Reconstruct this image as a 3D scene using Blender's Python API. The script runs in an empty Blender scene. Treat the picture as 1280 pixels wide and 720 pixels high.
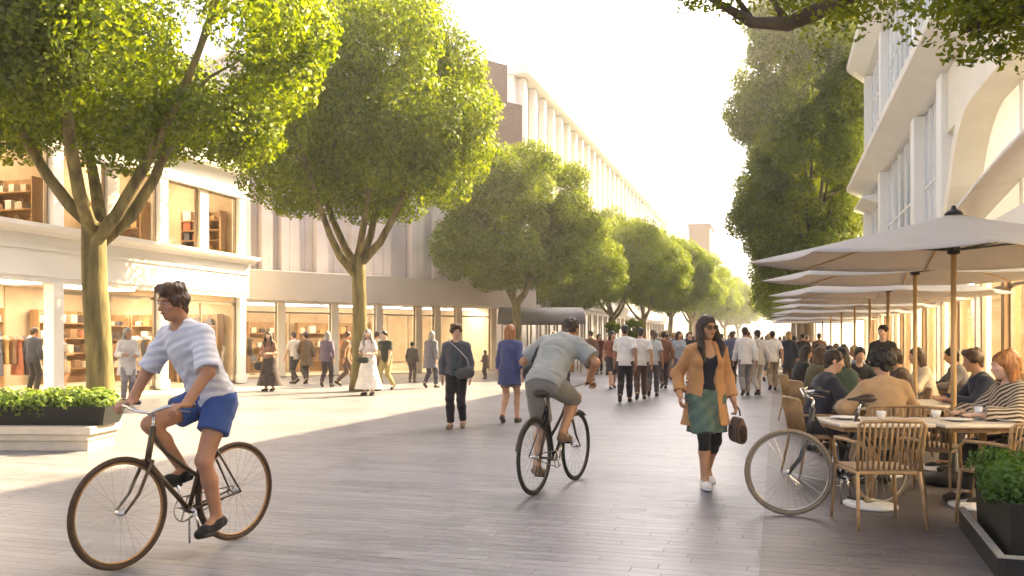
import bpy, bmesh, math, random
import numpy as np
from mathutils import Vector, Matrix
PI = math.pi
random.seed(7)
rng = np.random.default_rng(7)
SC = bpy.context.scene
COL = SC.collection
# ---------------------------------------------------------------- camera
FPX, HOR, CAMH = 1100.0, 425.0, 1.45
TH = math.atan2(330, FPX)
CT, ST = math.cos(TH), math.sin(TH)
def W(px, d, z=0.0):
    """street-frame point seen in column px of the photograph at camera depth d"""
    x = (px - 640) / FPX * d
    return Vector((x * CT - d * ST, d * CT + x * ST, z))
def GR(px, py):
    return W(px, FPX * CAMH / (py - HOR))
def HZ(py, d):
    return (HOR - py) / FPX * d + CAMH
def YX(X, px):
    x = (px - 640) / FPX
    return X / (x * CT - ST) * (x * ST + CT)
cd = bpy.data.cameras.new('camera')
cam = bpy.data.objects.new('camera', cd)
COL.objects.link(cam)
cam.location = (0, 0, CAMH)
cam.rotation_euler = (PI / 2, 0, TH)
cd.sensor_width = 36
cd.lens = FPX / 1280 * 36
cd.shift_y = (HOR - 360) / 1280
cd.clip_start = 0.05
cd.clip_end = 2000
SC.camera = cam
# ---------------------------------------------------------------- objects
def link(name, data, parent=None, loc=(0, 0, 0), rz=0.0):
    o = bpy.data.objects.new(name, data)
    COL.objects.link(o)
    o.location = loc
    o.rotation_euler = (0, 0, rz)
    if parent is not None:
        o.parent = parent
    return o
def tag(o, label, cat, group=None):
    o['label'] = label
    o['category'] = cat
    if group:
        o['group'] = group
    return o
def thing(name, label, cat, loc=(0, 0, 0), rz=0.0, group=None):
    return tag(link(name, None, None, loc, rz), label, cat, group)
def copy_tree(o, parent=None):
    c = o.copy()
    COL.objects.link(c)
    if parent is not None:
        c.parent = parent
    for ch in list(o.children):
        copy_tree(ch, c)
    return c
def setmat(o, m):
    o.material_slots[0].link = 'OBJECT'
    o.material_slots[0].material = m

class MB:
    """collects simple shapes into one mesh"""
    def __init__(s):
        s.v, s.f = [], []
    def add(s, vs, fs):
        n = len(s.v)
        s.v += [tuple(p) for p in vs]
        s.f += [tuple(i + n for i in f) for f in fs]
        return s
    def box(s, x0, x1, y0, y1, z0, z1):
        vs = [(x, y, z) for z in (z0, z1) for y in (y0, y1) for x in (x0, x1)]
        return s.add(vs, [(0, 2, 3, 1), (4, 5, 7, 6), (0, 1, 5, 4), (2, 6, 7, 3), (0, 4, 6, 2), (1, 3, 7, 5)])
    def prism(s, pts, axis, a, b):
        """polygon pts (2D) extruded along axis from a to b"""
        def mk(p, t):
            return {'x': (t, p[0], p[1]), 'y': (p[0], t, p[1]), 'z': (p[0], p[1], t)}[axis]
        n = len(pts)
        vs = [mk(p, a) for p in pts] + [mk(p, b) for p in pts]
        fs = [tuple(range(n - 1, -1, -1)), tuple(range(n, 2 * n))]
        fs += [(i, (i + 1) % n, n + (i + 1) % n, n + i) for i in range(n)]
        return s.add(vs, fs)
    def tube(s, pts, r, n=8, caps=True):
        """tube along pts; r a number or a list"""
        pts = [Vector(p) for p in pts]
        m = len(pts)
        rs = r if isinstance(r, (list, tuple)) else [r] * m
        base = len(s.v)
        t0 = (pts[1] - pts[0]).normalized()
        u = t0.orthogonal().normalized()
        for i, p in enumerate(pts):
            t = ((pts[min(i + 1, m - 1)] - pts[max(i - 1, 0)])).normalized()
            u = (u - t * u.dot(t)).normalized()
            w = t.cross(u)
            for k in range(n):
                a = 2 * PI * k / n
                s.v.append(tuple(p + (u * math.cos(a) + w * math.sin(a)) * rs[i]))
        for i in range(m - 1):
            for k in range(n):
                k2 = (k + 1) % n
                s.f.append((base + i * n + k, base + i * n + k2, base + (i + 1) * n + k2, base + (i + 1) * n + k))
        if caps:
            s.f.append(tuple(base + k for k in range(n - 1, -1, -1)))
            s.f.append(tuple(base + (m - 1) * n + k for k in range(n)))
        return s
    def ring(s, c, ax1, ax2, R, r, n=40, m=8):
        """torus in the plane of ax1, ax2"""
        c, ax1, ax2 = Vector(c), Vector(ax1), Vector(ax2)
        ax3 = ax1.cross(ax2)
        base = len(s.v)
        for i in range(n):
            a = 2 * PI * i / n
            d = ax1 * math.cos(a) + ax2 * math.sin(a)
            for k in range(m):
                b = 2 * PI * k / m
                s.v.append(tuple(c + d * (R + r * math.cos(b)) + ax3 * (r * math.sin(b))))
        for i in range(n):
            for k in range(m):
                i2, k2 = (i + 1) % n, (k + 1) % m
                s.f.append((base + i * m + k, base + i2 * m + k, base + i2 * m + k2, base + i * m + k2))
        return s
    def lathe(s, prof, n=24, c=(0, 0, 0)):
        base = len(s.v)
        for (r, z) in prof:
            for k in range(n):
                a = 2 * PI * k / n
                s.v.append((c[0] + r * math.cos(a), c[1] + r * math.sin(a), c[2] + z))
        for i in range(len(prof) - 1):
            for k in range(n):
                k2 = (k + 1) % n
                s.f.append((base + i * n + k, base + i * n + k2, base + (i + 1) * n + k2, base + (i + 1) * n + k))
        s.f.append(tuple(base + k for k in range(n - 1, -1, -1)))
        s.f.append(tuple(base + (len(prof) - 1) * n + k for k in range(n)))
        return s
    def mesh(s, name, m, smooth=False, bevel=0.0):
        me = bpy.data.meshes.new(name)
        me.from_pydata(s.v, [], s.f)
        if bevel > 0:
            bm = bmesh.new()
            bm.from_mesh(me)
            es = [e for e in bm.edges if len(e.link_faces) == 2 and e.calc_face_angle(0) > 0.6]
            bmesh.ops.bevel(bm, geom=es, offset=bevel, segments=2, affect='EDGES', profile=0.6)
            bm.to_mesh(me)
            bm.free()
        if smooth:
            me.polygons.foreach_set('use_smooth', [True] * len(me.polygons))
        me.materials.append(m)
        me.update()
        return me
    def build(s, name, m, parent=None, smooth=False, bevel=0.0, loc=(0, 0, 0), rz=0.0):
        return link(name, s.mesh(name, m, smooth, bevel), parent, loc, rz)
def structure(o):
    o['kind'] = 'structure'
    return o
# ---------------------------------------------------------------- materials
def mat(name, col, rough=0.6, var=0.12, scale=6.0, bump=0.0, bscale=40.0, metal=0.0, emit=0.0, ecol=None, spec=0.4, coord='Object', sheen=0.0, stretch=None):
    m = bpy.data.materials.new(name)
    m.use_nodes = True
    nt = m.node_tree
    N, L = nt.nodes, nt.links
    b = N['Principled BSDF']
    b.inputs['Roughness'].default_value = rough
    b.inputs['Metallic'].default_value = metal
    b.inputs['Specular IOR Level'].default_value = spec
    if sheen:
        b.inputs['Sheen Weight'].default_value = sheen
    tc = N.new('ShaderNodeTexCoord')
    src = tc.outputs[coord]
    if stretch:
        mp = N.new('ShaderNodeMapping')
        mp.inputs['Scale'].default_value = stretch
        L.new(src, mp.inputs['Vector'])
        src = mp.outputs['Vector']
    nz = N.new('ShaderNodeTexNoise')
    nz.inputs['Scale'].default_value = scale
    nz.inputs['Detail'].default_value = 5
    L.new(src, nz.inputs['Vector'])
    rp = N.new('ShaderNodeValToRGB')
    rp.color_ramp.elements[0].position = 0.3
    rp.color_ramp.elements[1].position = 0.7
    lo = [max(0, c * (1 - var)) for c in col]
    hi = [min(1, c * (1 + var)) for c in col]
    rp.color_ramp.elements[0].color = (*lo, 1)
    rp.color_ramp.elements[1].color = (*hi, 1)
    L.new(nz.outputs['Fac'], rp.inputs['Fac'])
    L.new(rp.outputs['Color'], b.inputs['Base Color'])
    if bump:
        n2 = N.new('ShaderNodeTexNoise')
        n2.inputs['Scale'].default_value = bscale
        n2.inputs['Detail'].default_value = 4
        L.new(src, n2.inputs['Vector'])
        bp = N.new('ShaderNodeBump')
        bp.inputs['Strength'].default_value = bump
        bp.inputs['Distance'].default_value = 0.01
        L.new(n2.outputs['Fac'], bp.inputs['Height'])
        L.new(bp.outputs['Normal'], b.inputs['Normal'])
    if emit:
        b.inputs['Emission Color'].default_value = (*(ecol or col), 1)
        b.inputs['Emission Strength'].default_value = emit
    return m
_cl = {}
def cloth(col, stripes=None):
    k = (tuple(col), stripes)
    if k not in _cl:
        m = mat('fabric', col, 0.85, 0.10, 9, 0.25, 220, spec=0.2, sheen=0.15)
        if stripes:
            nt = m.node_tree
            N, L = nt.nodes, nt.links
            tc = N.new('ShaderNodeTexCoord')
            mp = N.new('ShaderNodeMapping')
            mp.inputs['Rotation'].default_value = stripes[4]
            wv = N.new('ShaderNodeTexWave')
            wv.inputs['Scale'].default_value = stripes[0]
            wv.inputs['Distortion'].default_value = 1.2
            wv.inputs['Detail Scale'].default_value = 1.5
            L.new(tc.outputs['Object'], mp.inputs['Vector'])
            L.new(mp.outputs['Vector'], wv.inputs['Vector'])
            mx = N.new('ShaderNodeMix')
            mx.data_type = 'RGBA'
            b = N['Principled BSDF']
            old = b.inputs['Base Color'].links[0].from_socket
            cr = N.new('ShaderNodeValToRGB')
            cr.color_ramp.elements[0].position = 0.45
            cr.color_ramp.elements[1].position = 0.6
            L.new(wv.outputs['Fac'], cr.inputs['Fac'])
            L.new(cr.outputs['Color'], mx.inputs['Factor'])
            L.new(old, mx.inputs['A'])
            mx.inputs['B'].default_value = (*stripes[1:4], 1)
            L.new(mx.outputs['Result'], b.inputs['Base Color'])
        _cl[k] = m
    return _cl[k]
def skinmat(col):
    k = ('skin', tuple(col))
    if k not in _cl:
        m = mat('skin', col, 0.5, 0.07, 14, 0.08, 300)
        m.node_tree.nodes['Principled BSDF'].inputs['Subsurface Weight'].default_value = 0.1
        m.node_tree.nodes['Principled BSDF'].inputs['Subsurface Radius'].default_value = (0.02, 0.008, 0.004)
        _cl[k] = m
    return _cl[k]
def hairmat(col):
    k = ('hair', tuple(col))
    if k not in _cl:
        _cl[k] = mat('hair', col, 0.45, 0.5, 30, 0.6, 120, stretch=(1, 1, 0.25))
    return _cl[k]
def glass(name, tint=(1, 1, 1), refl=0.10):
    m = bpy.data.materials.new(name)
    m.use_nodes = True
    nt = m.node_tree
    N, L = nt.nodes, nt.links
    N.clear()
    out = N.new('ShaderNodeOutputMaterial')
    tr = N.new('ShaderNodeBsdfTransparent')
    tr.inputs['Color'].default_value = (*tint, 1)
    gl = N.new('ShaderNodeBsdfGlossy')
    gl.inputs['Roughness'].default_value = 0.03
    fr = N.new('ShaderNodeLayerWeight')
    fr.inputs['Blend'].default_value = 0.5
    pw = N.new('ShaderNodeMath')
    pw.operation = 'POWER'
    pw.inputs[1].default_value = 5.0
    L.new(fr.outputs['Facing'], pw.inputs[0])
    pm = N.new('ShaderNodeMath')
    pm.operation = 'MULTIPLY'
    pm.inputs[1].default_value = 0.5
    L.new(pw.outputs[0], pm.inputs[0])
    mx = N.new('ShaderNodeMixShader')
    ad = N.new('ShaderNodeMath')
    ad.operation = 'ADD'
    ad.use_clamp = True
    ad.inputs[1].default_value = refl * 0.4
    L.new(pm.outputs[0], ad.inputs[0])
    L.new(ad.outputs[0], mx.inputs['Fac'])
    L.new(tr.outputs[0], mx.inputs[1])
    L.new(gl.outputs[0], mx.inputs[2])
    L.new(mx.outputs[0], out.inputs['Surface'])
    return m
def leafmat(name, c0, c1, trans=0.45):
    m = bpy.data.materials.new(name)
    m.use_nodes = True
    nt = m.node_tree
    N, L = nt.nodes, nt.links
    N.clear()
    out = N.new('ShaderNodeOutputMaterial')
    geo = N.new('ShaderNodeNewGeometry')
    tc = N.new('ShaderNodeTexCoord')
    nz = N.new('ShaderNodeTexNoise')
    nz.inputs['Scale'].default_value = 0.9
    nz.inputs['Detail'].default_value = 3
    L.new(tc.outputs['Object'], nz.inputs['Vector'])
    mxf = N.new('ShaderNodeMath')
    mxf.operation = 'MULTIPLY_ADD'
    mxf.inputs[1].default_value = 0.55
    L.new(geo.outputs['Random Per Island'], mxf.inputs[0])
    ml = N.new('ShaderNodeMath')
    ml.operation = 'MULTIPLY'
    ml.inputs[1].default_value = 0.5
    L.new(nz.outputs['Fac'], ml.inputs[0])
    L.new(ml.outputs[0], mxf.inputs[2])
    rp = N.new('ShaderNodeValToRGB')
    rp.color_ramp.elements[0].position = 0.15
    rp.color_ramp.elements[0].color = (*c0, 1)
    rp.color_ramp.elements[1].position = 0.85
    rp.color_ramp.elements[1].color = (*c1, 1)
    L.new(mxf.outputs[0], rp.inputs['Fac'])
    df = N.new('ShaderNodeBsdfDiffuse')
    tr = N.new('ShaderNodeBsdfTranslucent')
    gl = N.new('ShaderNodeBsdfGlossy')
    gl.inputs['Roughness'].default_value = 0.45
    gl.inputs['Color'].default_value = (0.9, 0.9, 0.9, 1)
    L.new(rp.outputs['Color'], df.inputs['Color'])
    hs = N.new('ShaderNodeHueSaturation')
    hs.inputs['Hue'].default_value = 0.484
    hs.inputs['Saturation'].default_value = 1.1
    hs.inputs['Value'].default_value = 1.8
    L.new(rp.outputs['Color'], hs.inputs['Color'])
    L.new(hs.outputs['Color'], tr.inputs['Color'])
    m1 = N.new('ShaderNodeMixShader')
    m1.inputs['Fac'].default_value = trans
    L.new(df.outputs[0], m1.inputs[1])
    L.new(tr.outputs[0], m1.inputs[2])
    m2 = N.new('ShaderNodeMixShader')
    m2.inputs['Fac'].default_value = 0.025
    L.new(m1.outputs[0], m2.inputs[1])
    L.new(gl.outputs[0], m2.inputs[2])
    L.new(m2.outputs[0], out.inputs['Surface'])
    return m
# ---------------------------------------------------------------- figures: smooth implicit surfaces
def V(*a):
    return np.array(a, float)
def nrm(v):
    return v / (np.linalg.norm(v) + 1e-9)
class SDF:
    def __init__(s):
        s.p, s.sub, s.cuts = [], [], []
        s.noise = 0.0
    def cone(s, a, b, ra, rb, k=0.03, flat=None, cut=None):
        s.p.append(('c', np.array(a, float), np.array(b, float), ra, rb, k, flat, cut))
        return s
    def ell(s, c, r, R=None, k=0.03, cut=None):
        s.p.append(('e', np.array(c, float), np.array(r, float), R, 0, k, None, cut))
        return s
    def minus_ell(s, c, r, R=None):
        s.sub.append(('e', np.array(c, float), np.array(r, float), R, 0, 0, None, None))
        return s
    def minus_cone(s, a, b, ra, rb):
        s.sub.append(('c', np.array(a, float), np.array(b, float), ra, rb, 0, None, None))
        return s
    def cut(s, p, n):
        s.cuts.append((np.array(p, float), nrm(np.array(n, float))))
        return s
    @staticmethod
    def dist(pr, X, Y, Z):
        kind, a, b, ra, rb, k, flat, cut = pr
        if kind == 'c':
            px, py, pz = X - a[0], Y - a[1], Z - a[2]
            ba = b - a
            if flat is not None:
                ax, f = flat
                ax = nrm(ax)
                q = (px * ax[0] + py * ax[1] + pz * ax[2]) * (1 / f - 1)
                px, py, pz = px + q * ax[0], py + q * ax[1], pz + q * ax[2]
                ba = ba + ax * (ba @ ax) * (1 / f - 1)
            t = np.clip((px * ba[0] + py * ba[1] + pz * ba[2]) / max(ba @ ba, 1e-9), 0, 1)
            d = np.sqrt((px - t * ba[0]) ** 2 + (py - t * ba[1]) ** 2 + (pz - t * ba[2]) ** 2) - (ra + (rb - ra) * t)
        else:
            px, py, pz = X - a[0], Y - a[1], Z - a[2]
            R = ra
            if R is None:
                q = [px / b[0], py / b[1], pz / b[2]]
            else:
                q = [(px * R[i][0] + py * R[i][1] + pz * R[i][2]) / b[i] for i in range(3)]
            k0 = np.sqrt(q[0] ** 2 + q[1] ** 2 + q[2] ** 2)
            k1 = np.sqrt((q[0] / b[0]) ** 2 + (q[1] / b[1]) ** 2 + (q[2] / b[2]) ** 2)
            d = k0 * (k0 - 1) / (k1 + 1e-9)
        if cut is not None:
            c, n = cut
            d = np.maximum(d, (X - c[0]) * n[0] + (Y - c[1]) * n[1] + (Z - c[2]) * n[2])
        return d
    @staticmethod
    def bounds(pr):
        if pr[0] == 'c':
            r = max(pr[3], pr[4]) * max(1, pr[6][1] if pr[6] else 1)
            return np.minimum(pr[1], pr[2]) - r, np.maximum(pr[1], pr[2]) + r
        r = max(pr[2]) if pr[3] is not None else pr[2]
        return pr[1] - r, pr[1] + r
    def mesh(s, name, m, vox):
        lo = np.min([s.bounds(p)[0] for p in s.p], 0) - 3 * vox
        hi = np.max([s.bounds(p)[1] for p in s.p], 0) + 3 * vox
        n = np.ceil((hi - lo) / vox).astype(int) + 1
        ax = [lo[i] + np.arange(n[i]) * vox for i in range(3)]
        D = np.full(n, 0.5, np.float32)
        for pr in s.p:
            k = pr[5]
            mg = k + 3 * vox + 0.01
            b0, b1 = s.bounds(pr)
            i0 = np.clip(np.floor((b0 - mg - lo) / vox).astype(int), 0, n)
            i1 = np.clip(np.ceil((b1 + mg - lo) / vox).astype(int) + 1, 0, n)
            sl = tuple(slice(i0[i], i1[i]) for i in range(3))
            X = ax[0][sl[0]][:, None, None]
            Y = ax[1][sl[1]][None, :, None]
            Z = ax[2][sl[2]][None, None, :]
            d = s.dist(pr, X, Y, Z)
            o = D[sl]
            if k > 0:
                h = np.maximum(k - np.abs(o - d), 0) / k
                D[sl] = np.minimum(o, d) - h * h * k * 0.25
            else:
                D[sl] = np.minimum(o, d)
        X, Y, Z = ax[0][:, None, None], ax[1][None, :, None], ax[2][None, None, :]
        if s.noise and getattr(s, 'strand', False):
            D += s.noise * (np.sin(X * 175 + 2 * np.sin(Z * 19)) * np.sin(Y * 165 + 2 * np.sin(Z * 23 + X * 20)) + 0.5 * np.sin(X * 60 + Y * 85 + Z * 45)).astype(np.float32)
        elif s.noise:
            wz = X * 9 + 2.2 * np.sin(Y * 11 + Z * 5 + 1) + 1.5 * np.sin(Z * 13 - X * 6)
            D += s.noise * (0.9 * np.sin(Z * 29 + 2.2 * np.sin(wz) + Y * 17) * (0.5 + 0.5 * np.sin(X * 17 + Y * 12 + 2)) + 0.7 * np.sin(X * 33 - Z * 24 + 2 * np.sin(Y * 15 + Z * 8)) * (0.5 + 0.5 * np.sin(Z * 11 - Y * 9)) + 0.3 * np.sin(Z * 75 + X * 48 + 2 * np.sin(wz * 1.3))).astype(np.float32)
        for pr in s.sub:
            D = np.maximum(D, -s.dist(pr, X, Y, Z))
        for c, nn in s.cuts:
            D = np.maximum(D, (X - c[0]) * nn[0] + (Y - c[1]) * nn[1] + (Z - c[2]) * nn[2])
        # surface nets
        S = D < 0
        for a in range(3):
            sl = [slice(None)] * 3
            sl[a] = 0
            S[tuple(sl)] = False
            sl[a] = -1
            S[tuple(sl)] = False
        cnt = np.zeros(n - 1, np.int8)
        for dx in (0, 1):
            for dy in (0, 1):
                for dz in (0, 1):
                    cnt += S[dx:n[0] - 1 + dx, dy:n[1] - 1 + dy, dz:n[2] - 1 + dz]
        act = np.argwhere((cnt > 0) & (cnt < 8))
        idx = np.full(n - 1, -1, np.int64)
        idx[tuple(act.T)] = np.arange(len(act))
        acc = np.zeros((len(act), 3))
        num = np.zeros(len(act))
        cs = [(x, y, z) for x in (0, 1) for y in (0, 1) for z in (0, 1)]
        for c0 in cs:
            for a in range(3):
                if c0[a]:
                    continue
                c1 = list(c0)
                c1[a] = 1
                p0, p1 = act + c0, act + c1
                v0, v1 = D[tuple(p0.T)], D[tuple(p1.T)]
                mk = S[tuple(p0.T)] != S[tuple(p1.T)]
                t = np.where(mk, v0 / (v0 - v1 + 1e-12), 0)
                t = np.clip(t, 0, 1)
                pt = p0.astype(float)
                pt[:, a] += t
                acc += pt * mk[:, None]
                num += mk
        co = lo + vox * acc / np.maximum(num, 1)[:, None]
        quads = []
        for a in range(3):
            b, c = (a + 1) % 3, (a + 2) % 3
            sl0 = [slice(None)] * 3
            sl1 = [slice(None)] * 3
            sl0[a], sl1[a] = slice(0, n[a] - 1), slice(1, n[a])
            s0, s1 = S[tuple(sl0)], S[tuple(sl1)]
            e = np.argwhere(s0 != s1)
            e = e[(e[:, b] > 0) & (e[:, c] > 0) & (e[:, b] < n[b] - 1) & (e[:, c] < n[c] - 1)]
            if not len(e):
                continue
            inside = S[tuple(e.T)]
            def at(db, dc):
                q = e.copy()
                q[:, b] -= db
                q[:, c] -= dc
                return idx[tuple(q.T)]
            q = np.stack([at(1, 1), at(0, 1), at(0, 0), at(1, 0)], 1)
            q[~inside] = q[~inside][:, ::-1]
            quads.append(q)
        q = np.concatenate(quads)
        q = q[(q >= 0).all(1)]
        me = bpy.data.meshes.new(name)
        me.vertices.add(len(co))
        me.vertices.foreach_set('co', co.astype(np.float32).ravel())
        me.loops.add(q.size)
        me.loops.foreach_set('vertex_index', q.astype(np.int32).ravel())
        me.polygons.add(len(q))
        me.polygons.foreach_set('loop_start', np.arange(0, q.size, 4, dtype=np.int32))
        me.polygons.foreach_set('use_smooth', np.ones(len(q), bool))
        me.materials.append(m)
        me.update()
        me.validate()
        return me

def ik(a, b, l1, l2, pole):
    d = b - a
    L = np.linalg.norm(d)
    Lc = min(L, (l1 + l2) * 0.999)
    u = d / (L + 1e-9)
    x = (l1 * l1 - l2 * l2 + Lc * Lc) / (2 * Lc)
    h = math.sqrt(max(l1 * l1 - x * x, 0))
    p = pole - u * (pole @ u)
    return a + u * x + nrm(p) * h

def skeleton(P, N, H, face=(0, 1, 0), S=(1, 0, 0), hs=None, hands=None, ankles=None, toes=((0, 1, 0), (0, 1, 0)), elbow=((0.3, -1, -0.2), (-0.3, -1, -0.2)),
             knee=((0, 1, 0.1), (0, 1, 0.1)), female=False, grip=None, palm=None, curl=0.35, hdir=None):
    """index 0 = right (+X), 1 = left"""
    J = {}
    J['P'], J['N'], J['H'] = V(*P), V(*N), V(*H)
    J['S'] = nrm(V(*S))
    J['up'] = nrm(J['N'] - J['P'])
    J['S'] = nrm(J['S'] - J['up'] * (J['S'] @ J['up']))
    J['fw'] = np.cross(J['up'], J['S'])
    J['HS'] = nrm(V(*(hs or S)))
    F = nrm(V(*face))
    hu = nrm(J['H'] - J['N'])
    hu = nrm(0.5 * hu + V(0, 0, 0.5))
    F = nrm(F - hu * (F @ hu) * 0.8)
    hu = nrm(hu - F * (hu @ F))
    J['F'], J['hu'] = F, hu
    J['hr'] = np.cross(F, hu)
    J['fem'] = female
    w = 0.148 if female else 0.168
    J['sh'] = [J['N'] + s * J['S'] * w - J['up'] * 0.075 for s in (1, -1)]
    J['hip'] = [J['P'] + s * J['HS'] * 0.088 - V(0, 0, 0.03) for s in (1, -1)]
    J['wr'] = [V(*h) for h in hands]
    J['el'] = [ik(J['sh'][i], J['wr'][i], 0.285, 0.255, V(*elbow[i])) for i in (0, 1)]
    J['an'] = [V(*a) for a in ankles]
    J['kn'] = [ik(J['hip'][i], J['an'][i], 0.43, 0.42, V(*knee[i])) for i in (0, 1)]
    J['toe'] = [nrm(V(*t)) for t in toes]
    J['palm'], J['curl'], J['hdir'], J['grip'] = palm, curl, hdir, grip
    return J

def rot3(x, y, z):
    return np.array([nrm(x), nrm(y), nrm(z)])

def torso(s, J, g=0.0, k=0.06, legs=True):
    P, N, S, fw, up = J['P'], J['N'], J['S'], J['fw'], J['up']
    R = rot3(S, fw, up)
    L = np.linalg.norm(N - P)
    f = J['fem']
    s.ell(P + up * 0.02, (0.168 + g, 0.12 + g, 0.13 + g), R, k)
    s.ell(P + up * L * 0.36, ((0.122 if f else 0.142) + g, 0.10 + g, 0.15 + g), R, k)
    s.ell(P + up * L * 0.68 + fw * 0.005, ((0.148 if f else 0.172) + g, 0.115 + g, 0.17 + g), R, k)
    if f:
        for sg in (1, -1):
            s.ell(P + up * L * 0.66 + fw * 0.085 + S * sg * 0.068, (0.058 + g, 0.05 + g, 0.06 + g), R, 0.03)
    for i in (0, 1):
        s.cone(N - up * 0.045, J['sh'][i], 0.060 + g * 0.8, 0.052 + g * 0.8, k)

def limbs_arm(s, J, i, g, frac, k=0.03, loose=0.0):
    """sleeve to frac (1 = elbow, 2 = wrist)"""
    sh, el, wr = J['sh'][i], J['el'][i], J['wr'][i]
    r = (0.046, 0.036, 0.026) if J['fem'] else (0.053, 0.042, 0.030)
    if frac <= 1:
        e = sh + (el - sh) * frac
        d = nrm(el - sh)
        s.cone(sh, e + d * 0.05, r[0] + g, r[0] + (r[1] - r[0]) * frac + g + loose, k, cut=(e, d))
    else:
        s.cone(sh, el, r[0] + g, r[1] + g + loose * 0.5, k)
        e = el + (wr - el) * (frac - 1)
        d = nrm(wr - el)
        s.cone(el, e + d * 0.04, r[1] + g + loose * 0.5, r[2] + g + loose, k, cut=(e, d))

def limbs_leg(s, J, i, g, frac, k=0.03, loose=0.0):
    hp, kn, an = J['hip'][i], J['kn'][i], J['an'][i]
    if frac <= 1:
        e = hp + (kn - hp) * frac
        d = nrm(kn - hp)
        s.cone(hp, e + d * 0.06, 0.092 + g, 0.088 + (0.056 - 0.088) * frac + g + loose, k, cut=(e, d))
    else:
        s.cone(hp, kn, 0.090 + g, 0.056 + g + loose * 0.5, k)
        e = kn + (an - kn) * (frac - 1)
        d = nrm(an - kn)
        fw = nrm(J['toe'][i])
        md = kn + (an - kn) * 0.35 - fw * 0.012
        if frac > 1.4:
            s.cone(kn, md, 0.052 + g + loose * 0.5, 0.053 + g + loose * 0.6, k)
            s.cone(md, e + d * 0.03, 0.053 + g + loose * 0.6, (0.036 if frac > 1.8 else 0.046) + g + loose, k, cut=(e, d))
        else:
            s.cone(kn, e + d * 0.03, 0.052 + g + loose, 0.052 + g + loose, k, cut=(e, d))

def hand(s, J, i, fine):
    el, wr = J['el'][i], J['wr'][i]
    sg = 1 if i == 0 else -1
    d = nrm(wr - el) if not J['hdir'] else nrm(V(*J['hdir'][i]))
    n = V(*J['palm'][i]) if J['palm'] else -sg * V(1, 0, 0)
    n = nrm(n - d * (n @ d))
    side = np.cross(d, n) * sg          # towards the thumb
    if J['palm'] is None and side @ V(0, 1, 0) < 0:
        side = -side
    R = rot3(side, d, n)
    s.ell(wr + d * 0.045, (0.040, 0.056, 0.017), R, 0.015)
    if not fine:
        s.ell(wr + d * 0.105 + n * 0.015, (0.034, 0.05, 0.018), R, 0.02)
        s.cone(wr + d * 0.03 + side * 0.03, wr + d * 0.07 + side * 0.05, 0.013, 0.010, 0.015)
        return
    c = J['curl']
    for q, (off, ln) in enumerate(((0.030, 0.92), (0.010, 1.0), (-0.010, 0.95), (-0.029, 0.78))):
        p = wr + d * 0.085 + side * off
        a = c * 0.7
        for l, r0, r1 in ((0.040, 0.0095, 0.009), (0.027, 0.009, 0.0082), (0.020, 0.0082, 0.0072)):
            v = d * math.cos(a) + n * math.sin(a)
            p2 = p + v * l * ln
            s.cone(p, p2, r0, r1, 0.004)
            p = p2
            a += c
    p = wr + d * 0.025 + side * 0.03
    v = nrm(d * 0.7 + side * 0.65 + n * 0.35)
    p2 = p + v * 0.042
    s.cone(p, p2, 0.0125, 0.010, 0.012)
    v = nrm(d * 0.75 + side * 0.15 + n * (0.4 + 0.5 * c))
    s.cone(p2, p2 + v * 0.03, 0.010, 0.008, 0.004)

def make_body(J, name, m, vox):
    s = SDF()
    torso(s, J)
    N, H, F, hu, hr = J['N'], J['H'], J['F'], J['hu'], J['hr']
    nr = 0.046 if J['fem'] else 0.054
    s.cone(N - J['up'] * 0.03, H - hu * 0.06 - F * 0.018, nr + 0.006, nr, 0.03)
    R = rot3(hr, F, hu)
    s.ell(H + hu * 0.028 - F * 0.012, (0.073, 0.092, 0.086), R, 0.02)
    s.ell(H - hu * 0.04 + F * 0.024, (0.056, 0.064, 0.072), R, 0.03)
    if vox < 0.015:
        s.ell(H - hu * 0.095 + F * 0.058, (0.022, 0.020, 0.018), R, 0.025)
        s.cone(H + F * 0.084 + hu * 0.012, H + F * 0.104 - hu * 0.030, 0.009, 0.013, 0.012)
        s.cone(H + F * 0.078 + hu * 0.026 - hr * 0.03, H + F * 0.078 + hu * 0.026 + hr * 0.03, 0.012, 0.012, 0.015)
        s.ell(H + F * 0.080 - hu * 0.060, (0.022, 0.012, 0.010), R, 0.012)
        for sg in (1, -1):
            s.ell(H + hr * sg * 0.074 - F * 0.012 - hu * 0.005, (0.010, 0.020, 0.030), R, 0.008)
            s.ell(H + hr * sg * 0.040 + F * 0.058 - hu * 0.022, (0.022, 0.02, 0.02), R, 0.02)
        for sg in (1, -1):
            s.minus_ell(H + hr * sg * 0.031 + F * 0.096 + hu * 0.006, (0.015, 0.012, 0.008), R)
    else:
        s.cone(H + F * 0.08, H + F * 0.10 - hu * 0.03, 0.012, 0.016, 0.02)
    for i in (0, 1):
        limbs_arm(s, J, i, 0, 2.0)
        s.cone(J['el'][i] + (J['wr'][i] - J['el'][i]) * 0.8, J['wr'][i], 0.030, 0.026, 0.02)
        hand(s, J, i, vox <= 0.0075)
        limbs_leg(s, J, i, 0, 2.0)
        an, t = J['an'][i], J['toe'][i]
        s.cone(an, an + t * 0.10 - V(0, 0, 0.04), 0.036, 0.030, 0.02)
    return s.mesh(name, m, vox)

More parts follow.
